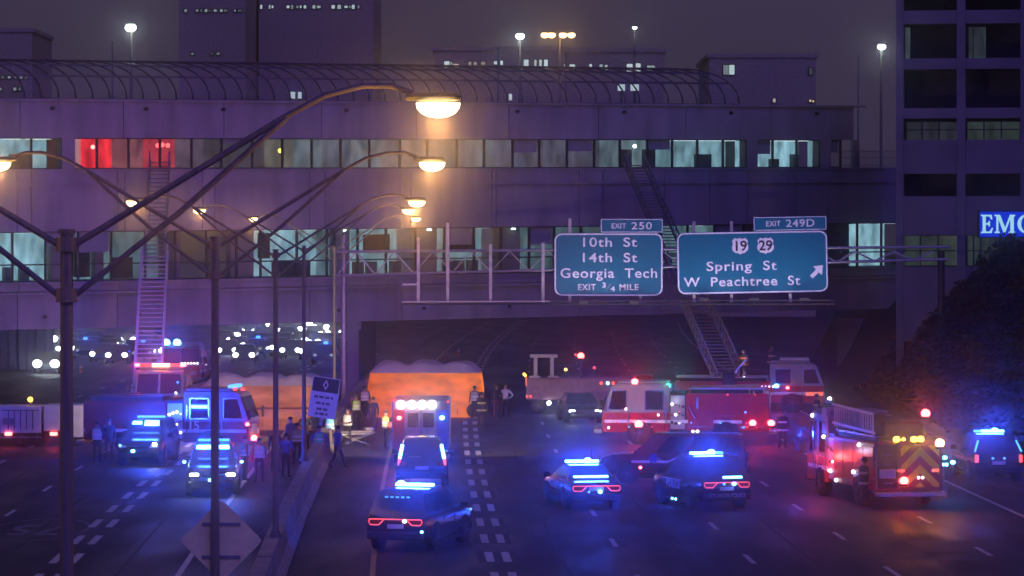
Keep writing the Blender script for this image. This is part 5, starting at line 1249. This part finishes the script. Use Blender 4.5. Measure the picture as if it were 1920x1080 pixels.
def cushion(px0, px1, D, htop, label, depth=5.0, rz=0.0, tiers=1, m_=None, inner=0):
    w = gx(px1,D)-gx(px0,D)
    t = empty('air_cushion', (gx((px0+px1)/2,D), D+depth/2, 0), rz, label, 'air cushion', 'rescue air cushions')
    def ring(z, g):
        n = 44; out = []
        for k in range(n):
            a = 2*math.pi*k/n; c, s_ = math.cos(a), math.sin(a); e = .28
            out.append((math.copysign(abs(c)**e, c)*(w/2+g), math.copysign(abs(s_)**e, s_)*(depth/2+g), z))
        return out
    hw = htop*.80; rs = []
    for k in range(tiers*8+1):
        f = k/(tiers*8); ph = (f*tiers) % 1; bul = math.sin(math.pi*ph)*.16 if f < 1 else 0
        rs.append(ring(.04+f*hw, bul-.12-.10*(1-f)**2))
    b_ = MB().loft(rs).build('wall', m_ or M_orange, t, True)
    if inner: lamp('POINT', t, (w/2-.9, -.4, hw*.62), inner, (1,.75,.42), .3); lamp('POINT', t, (-.8, 0, hw*.5), inner*1.3, (1,.75,.42), .5)
    for k in range(1, tiers): 
        r_ = ring(.04+hw*k/tiers, -.10); MB().tube(r_+[r_[0]], .05, 5, False).build('seam', M_seam, b_)
    g = MB(); nx, ny = 26, 10; vs = []; fs = []
    for i in range(nx+1):
        for j in range(ny+1):
            x, y = -1+2*i/nx, -1+2*j/ny
            edge = max(0, 1-abs(x)**6)*max(0, 1-abs(y)**4)
            lobe = .55+.45*abs(math.sin((x+1)*math.pi*1.5))+.10*math.sin(7*x+3*y)+.06*math.sin(13*x-5*y)
            vs.append((x*(w/2-.13), y*(depth/2-.13), .045+hw+(htop-hw)*edge**.5*lobe))
    for i in range(nx):
        for j in range(ny): a = i*(ny+1)+j; fs.append((a, a+ny+1, a+ny+2, a+1))
    g.add(vs, fs); g.build('top', M_cwhite, t, True)
    MB().cyl((w/2-.5, -depth/2-.25, .45), .38, .5, 'y', 14).build('blower', M_dark, t)
    for k in range(7): 
        x = -w/2+.5+k*(w-1)/6; MB().tube([(x,-depth/2-.03,.25),(x,-depth/2-.12,.4),(x,-depth/2-.03,.55)], .02, 5).build('handle', M_seam, t)
    return t
cushion(688, 906, 189, 2.95, 'large orange rescue air cushion with a white top, behind the ambulance', 5.0, 0, 1, None, 3600)
cushion(372, 612, 176, 2.75, 'orange two tier rescue air cushion behind fire engine 15', 4.5, 0, 2, M_tanc, 1300)

# ------------------------------------------------------------------ people
M_skin = mat('skin', (.34,.20,.14), .6, var=.1)
def person(px, pyf, face, label, shirt, pants, vest=None, vcol=None, hat=None, pose='stand', z=0.0, D=None, H=1.76, stripes=None, back=False):
    D = D or gd(pyf, z)
    t = empty('person', (gx(px,D), D, z), face, label, 'person', 'people on the roadway')
    k = H/1.76
    J = dict(pel=(0,0,.96), sp=(0,-.01,1.16), ch=(0,0,1.36), nk=(0,0,1.49), hd=(0,.03,1.60), ht=(0,.03,1.70))
    for s_, n_ in ((-1,'l'),(1,'r')):
        J['sh'+n_] = (s_*.19,0,1.42); J['hp'+n_] = (s_*.10,0,.90)
        if pose == 'walk':
            f = s_*.24; J['kn'+n_] = (s_*.10, .05+f*.55, .50); J['an'+n_] = (s_*.10, f*1.25-(.08 if f < 0 else 0), .09 if f > 0 else .14); J['to'+n_] = (s_*.12, f*1.25+.15, .05)
            J['el'+n_] = (s_*.26, -f*.5, 1.14); J['wr'+n_] = (s_*.27, -f*.9+.08, .92); J['ha'+n_] = (s_*.265, -f*1.0+.12, .84)
        else:
            J['kn'+n_] = (s_*.12, .02, .50); J['an'+n_] = (s_*.14, -.02, .09); J['to'+n_] = (s_*.17, .15, .05)
            if pose == 'work':
                J['el'+n_] = (s_*.27, .08, 1.17); J['wr'+n_] = (s_*.16, .30, 1.10); J['ha'+n_] = (s_*.12, .38, 1.13)
            elif pose == 'hips':
                J['el'+n_] = (s_*.40, -.08, 1.17); J['wr'+n_] = (s_*.24, .04, 1.02); J['ha'+n_] = (s_*.17, .08, 1.0)
            elif pose == 'phone' and s_ > 0:
                J['el'+n_] = (s_*.28, .12, 1.18); J['wr'+n_] = (s_*.20, .22, 1.40); J['ha'+n_] = (s_*.14, .20, 1.48)
            else:
                J['el'+n_] = (s_*.26, -.03, 1.14); J['wr'+n_] = (s_*.28, .03, .90); J['ha'+n_] = (s_*.275, .06, .82)
    RAD = dict(pel=(.155,.115), sp=(.14,.105), ch=(.165,.12), nk=(.06,.06), hd=(.085,.10), ht=(.07,.085), sh=(.075,.075), el=(.05,.05), wr=(.034,.034), ha=(.042,.026), hp=(.095,.095), kn=(.062,.062), an=(.046,.05), to=(.045,.035))
    E = [('pel','sp'),('sp','ch'),('ch','nk'),('nk','hd'),('hd','ht')]
    for n_ in 'lr': E += [('ch','sh'+n_),('sh'+n_,'el'+n_),('el'+n_,'wr'+n_),('wr'+n_,'ha'+n_),('pel','hp'+n_),('hp'+n_,'kn'+n_),('kn'+n_,'an'+n_),('an'+n_,'to'+n_)]
    names = list(J); me = bpy.data.meshes.new('body'); me.from_pydata([tuple(c*k for c in J[n_]) for n_ in names], [(names.index(a), names.index(b)) for a, b in E], [])
    ob = bpy.data.objects.new('body', me); C.objects.link(ob)
    md = ob.modifiers.new('skin', 'SKIN'); md.use_smooth_shade = True
    sv = me.skin_vertices[0].data
    for i, n_ in enumerate(names):
        r_ = RAD.get(n_) or RAD[n_[:2]]; sv[i].radius = (r_[0]*k, r_[1]*k); sv[i].use_root = (n_ == 'pel')
    ob.modifiers.new('sub', 'SUBSURF').levels = 1
    dg = bpy.context.evaluated_depsgraph_get(); bm_ = bpy.data.meshes.new_from_object(ob.evaluated_get(dg)); bpy.data.objects.remove(ob)
    bm = bmesh.new(); bm.from_mesh(bm_)
    def pris(c, d, w, ln):     # a finger
        c, d = Vector(c)*k, Vector(d).normalized(); a = d.orthogonal().normalized(); b = d.cross(a); vs = []
        for q_, s_ in ((0,1),(.55,.9),(1,.55)):
            for aa, bb in ((1,1),(-1,1),(-1,-1),(1,-1)): vs.append(bm.verts.new(c+d*ln*q_*k+(a*aa+b*bb)*w*s_*k-Vector((0,0,.012*q_*q_))))
        for i in range(2):
            for j in range(4): bm.faces.new((vs[i*4+j], vs[i*4+(j+1)%4], vs[i*4+4+(j+1)%4], vs[i*4+4+j]))
        bm.faces.new(vs[8:12])
    for n_ in 'lr':
        h_, w_ = Vector(J['ha'+n_]), Vector(J['wr'+n_]); d = (h_-w_).normalized(); side = d.cross(Vector((1,0,0))).normalized()
        for i, ln in enumerate((.075,.085,.08,.06)): pris(h_+d*.015+side*(.03-.02*i), d+Vector((0,.15,0)), .008, ln)
        pris(h_-d*.02+side*.035, d*.6+side, .009, .06)
    pris((0,.125,1.60), (0,1,-.4), .012, .03)      # nose
    for s_ in (-1, 1): pris((s_*.085,.03,1.60), (s_,-.3,.4), .014, .02)   # ears
    bm.to_mesh(bm_); bm.free()
    bm_.materials.clear()
    for m_ in (M_skin, shirt, pants, M_black): bm_.materials.append(m_)
    for p in bm_.polygons:
        c = p.center/k; ws = min((c-Vector(J[q_])).length for q_ in ('hal','har'))
        p.material_index = 0 if c.z > 1.475 or ws < .085 or (c-Vector(J['wrl'])).length < .03 else 3 if c.z < .12 else 2 if (c.z < .97 and abs(c.x) < .23) else 1
        p.use_smooth = True
    bo = bpy.data.objects.new('body', bm_); C.objects.link(bo); bo.parent = t
    if vest:
        def el(z_, a, b): return [(a*math.cos(u)*k, b*math.sin(u)*k, z_*k) for u in [2*math.pi*i/14 for i in range(14)]]
        vo = MB().loft([el(.98,.205,.165),el(1.1,.20,.16),el(1.25,.215,.165),el(1.38,.225,.16),el(1.455,.17,.12)]).build('vest', vest, bo, True)
        for z_, q_ in ((1.03,.21),(1.2,.215)): MB().loft([el(z_-.03,q_+.006,.174),el(z_+.03,q_+.006,.174)], False).build('reflective_band', vcol or M_stripe, vo)
    if stripes:
        def el2(z_, a, b): return [(a*math.cos(u)*k, b*math.sin(u)*k, z_*k) for u in [2*math.pi*i/14 for i in range(14)]]
        vo = MB().loft([el2(.80,.23,.19),el2(1.0,.22,.18),el2(1.25,.225,.175),el2(1.38,.23,.165),el2(1.46,.17,.12)]).build('coat', shirt, bo, True)
        for z_, q_ in ((.86,.228),(1.22,.226)): MB().loft([el2(z_-.04,q_+.008,.198),el2(z_+.04,q_+.008,.198)], False).build('reflective_band', stripes, vo)
    if hat == 'helmet':
        h_ = MB().ball((0,.03*k,1.69*k), .125*k, 12, 6, .85); h_.cyl((0,.02*k,1.67*k), .17*k, .025, n=14); h_.build('helmet', mat('helmet_black', (.03,.03,.03), .35), bo, True)
    elif hat == 'cap':
        h_ = MB().ball((0,.02*k,1.70*k), .105*k, 12, 6, .7); h_.box(-.07*k,.07*k,.08*k,.2*k,1.70*k,1.715*k); h_.build('cap', mat('cap_dark', (.02,.02,.035), .7), bo, True)
    else: MB().ball((0,.01*k,1.69*k), .105*k, 12, 6, .85).build('hair', mat('hair_dark', (.015,.012,.01), .8), bo, True)
    return t
S_navy, S_blue, S_dark, S_olive, S_grey, S_tan = mat('cloth_navy', (.02,.025,.06), .8), mat('cloth_blue', (.05,.10,.42), .8), mat('cloth_black', (.018,.018,.022), .85), mat('cloth_olive', (.16,.17,.08), .8), mat('cloth_grey', (.14,.13,.14), .8), mat('turnout_coat', (.04,.032,.025), .85)
V_lime, V_green, V_white, V_yel = mat('vest_lime', (.50,.72,.10), .6), mat('vest_green', (.12,.62,.30), .6), mat('vest_pale', (.55,.62,.58), .6), mat('vest_yellow', (.72,.70,.10), .6)
person(182, 868, R(-10), 'person in a pale vest standing in front of the left truck', S_navy, S_dark, V_white, pose='hips')
person(205, 862, R(160), 'person in dark clothes facing the one in a pale vest', S_dark, S_dark)
person(459, 902, R(-60), 'officer with a pale teal vest next to the nearer facing police SUV', S_navy, S_dark, mat('vest_teal', (.15,.5,.5), .6), hat='cap')
person(486, 906, R(10), 'officer with a light grey vest beside the red engine lamp', S_grey, S_dark, V_white, hat='cap')
person(536, 896, R(-30), 'person in a blue shirt leaning beside the barrier', S_blue, S_dark, pose='work')
person(557, 872, R(20), 'person in an olive vest between the barrier and the left cushion', S_olive, S_dark, mat('vest_olive', (.34,.38,.15), .6), hat='cap')
person(598, 878, R(20), 'officer with a bright green vest standing right of the tilted sign', S_blue, S_navy, V_green, hat='cap', pose='hips')
person(633, 878, R(-50), 'person in a blue shirt walking on the shoulder', S_blue, mat('jeans', (.05,.06,.12), .8), pose='walk')
person(652, 838, R(160), 'worker in a pale vest behind the stretcher', S_dark, S_dark, V_white, hat='cap', pose='work')
person(684, 786, R(180), 'worker in a pinkish vest at the left end of the large cushion', S_dark, S_dark, mat('vest_pink', (.6,.42,.5), .6), hat='helmet')
person(723, 842, R(-75), 'person in a yellow reflective jacket holding a case beside the ambulance', V_yel, S_dark, V_lime, pose='work')
person(903, 801, R(0), 'firefighter with yellow reflective bands right of the large cushion', S_tan, S_tan, hat='helmet', stripes=V_yel)
person(931, 783, R(200), 'firefighter with reddish trousers right of the banded firefighter', S_dark, mat('trousers_red', (.25,.04,.04), .8), hat='helmet')
person(948, 782, R(160), 'person with a pale top at the end of the group by the cushion', V_white, S_dark, pose='hips')
person(890, 787, R(170), 'dark figure half hidden behind the banded firefighter', S_navy, S_dark, mat('vest_pale2', (.4,.42,.5), .6), D=188)
person(1620, 952, R(-70), 'firefighter reaching into the side of the nearest fire engine', S_tan, S_tan, hat='helmet', pose='work', stripes=mat('band_dull', (.45,.4,.25), .5), D=125.5)
person(1394, 0, R(180), 'firefighter with orange bands standing on the ladder turntable', S_tan, S_tan, hat='helmet', z=1.75, D=197.2, stripes=mat('band_orange', (.8,.2,.06), .5), H=1.7)
person(1447, 0, R(170), 'firefighter standing on the ladder truck behind its cab', S_tan, S_tan, hat='helmet', z=1.88, D=197, H=1.7, stripes=mat('band_dull', (.45,.4,.25), .5))
person(1532, 800, R(100), 'firefighter near the front bumper of the right ladder truck', S_tan, S_tan, hat='helmet', stripes=mat('band_dull', (.45,.4,.25), .5), D=178)
person(1467, 836, R(0), 'firefighter with pale bands at the tail of the middle engine', S_tan, S_tan, hat='helmet', stripes=M_stripe, D=161)
person(545, 858, R(40), 'person in grey beside the olive vested one by the barrier', S_grey, S_dark, hat='cap')
person(572, 846, R(200), 'person in dark clothes under the tilted sign', S_dark, S_navy, hat='cap', pose='work')
person(618, 846, R(170), 'dark dressed person behind the walking blue shirt', S_navy, S_dark, mat('vest_teal', (.15,.5,.5), .6))
person(668, 806, R(20), 'worker in a lime vest left of the large cushion', S_dark, S_dark, V_lime, hat='helmet')
person(516, 884, R(-20), 'officer in navy left of the blue shirted person at the barrier', S_navy, S_dark, hat='cap')
person(700, 812, R(30), 'bystander in dark clothes left of the yellow jacket', S_navy, S_dark)
cse = tag(MB().bbox(-.16,.16,-.09,.09,0,.28,.03).build('hand_case', mat('case_maroon', (.2,.03,.04), .5), None), 'small dark red case held by the yellow jacketed person', 'case')
cse.location = (gx(733,159.6), 159.6, 1.02)

# stretcher on the shoulder
gu = empty('stretcher', (gx(664,163), 163, 0), R(-70), 'wheeled stretcher with a pale sheet on the shoulder', 'stretcher')
MB().bbox(-.3,.3,-.95,.95,.62,.72,.04).build('mattress', mat('sheet', (.22,.22,.24), .8), gu)
MB().bbox(-.22,.22,.5,.9,.72,.86,.05).build('pillow', mat('sheet2', (.3,.3,.32), .8), gu)
for x in (-.28,.28):
    MB().bar((x,-.9,.58),(x,.9,.58),.05).build('side_rail', M_chrome, gu)
    MB().bar((x,-.7,.58),(x,.5,.14),.04).build('leg', M_chrome, gu); MB().bar((x,.7,.58),(x,-.5,.14),.04).build('leg', M_chrome, gu)
    for y in (-.6,.6): MB().cyl((x,y,.1), .1, .05, 'x', 12).build('wheel', M_black, gu)
MB().bbox(.0,.5,-1.3,-.98,.25,.6,.05).build('equipment_bag', S_dark, gu)
# traffic cones and drums
def cone(px, py, label):
    D = gd(py); t = empty('traffic_cone', (gx(px,D), D, 0), 0, label, 'cone', 'traffic cones')
    MB().box(-.18,.18,-.18,.18,0,.04).build('base', M_black, t)
    c = MB().cyl((0,0,.37), .13, .66, r2=.03).build('cone', mat('cone_orange', (.7,.14,.02), .5), t, True)
    MB().cyl((0,0,.45), .112, .13, r2=.09).build('reflective_band', M_stripe, c)
for px, py, lb in ((152,700,'traffic cone on the far left roadway under the bridge'),(470,722,'traffic cone beyond the left cushion'),(1612,742,'traffic cone by the right retaining wall'),(860,668,'traffic cone on the road beyond the large cushion')): cone(px, py, lb)
# ------------------------------------------------------------------ haze volume added for lamp bloom and veiling glare
hz = MB().box(-420, 420, -20, 900, -2.6, 60)
M_haze = bpy.data.materials.new('night_haze'); M_haze.use_nodes = True
t = M_haze.node_tree; t.nodes.clear()
o = t.nodes.new('ShaderNodeOutputMaterial'); v = t.nodes.new('ShaderNodeVolumePrincipled')
v.inputs['Color'].default_value = (0.92, 0.9, 0.95, 1); v.inputs['Density'].default_value = 0.0011; v.inputs['Anisotropy'].default_value = 0.984
t.links.new(v.outputs[0], o.inputs['Volume'])
h = hz.build('haze', M_haze); tag(h, kind='stuff')
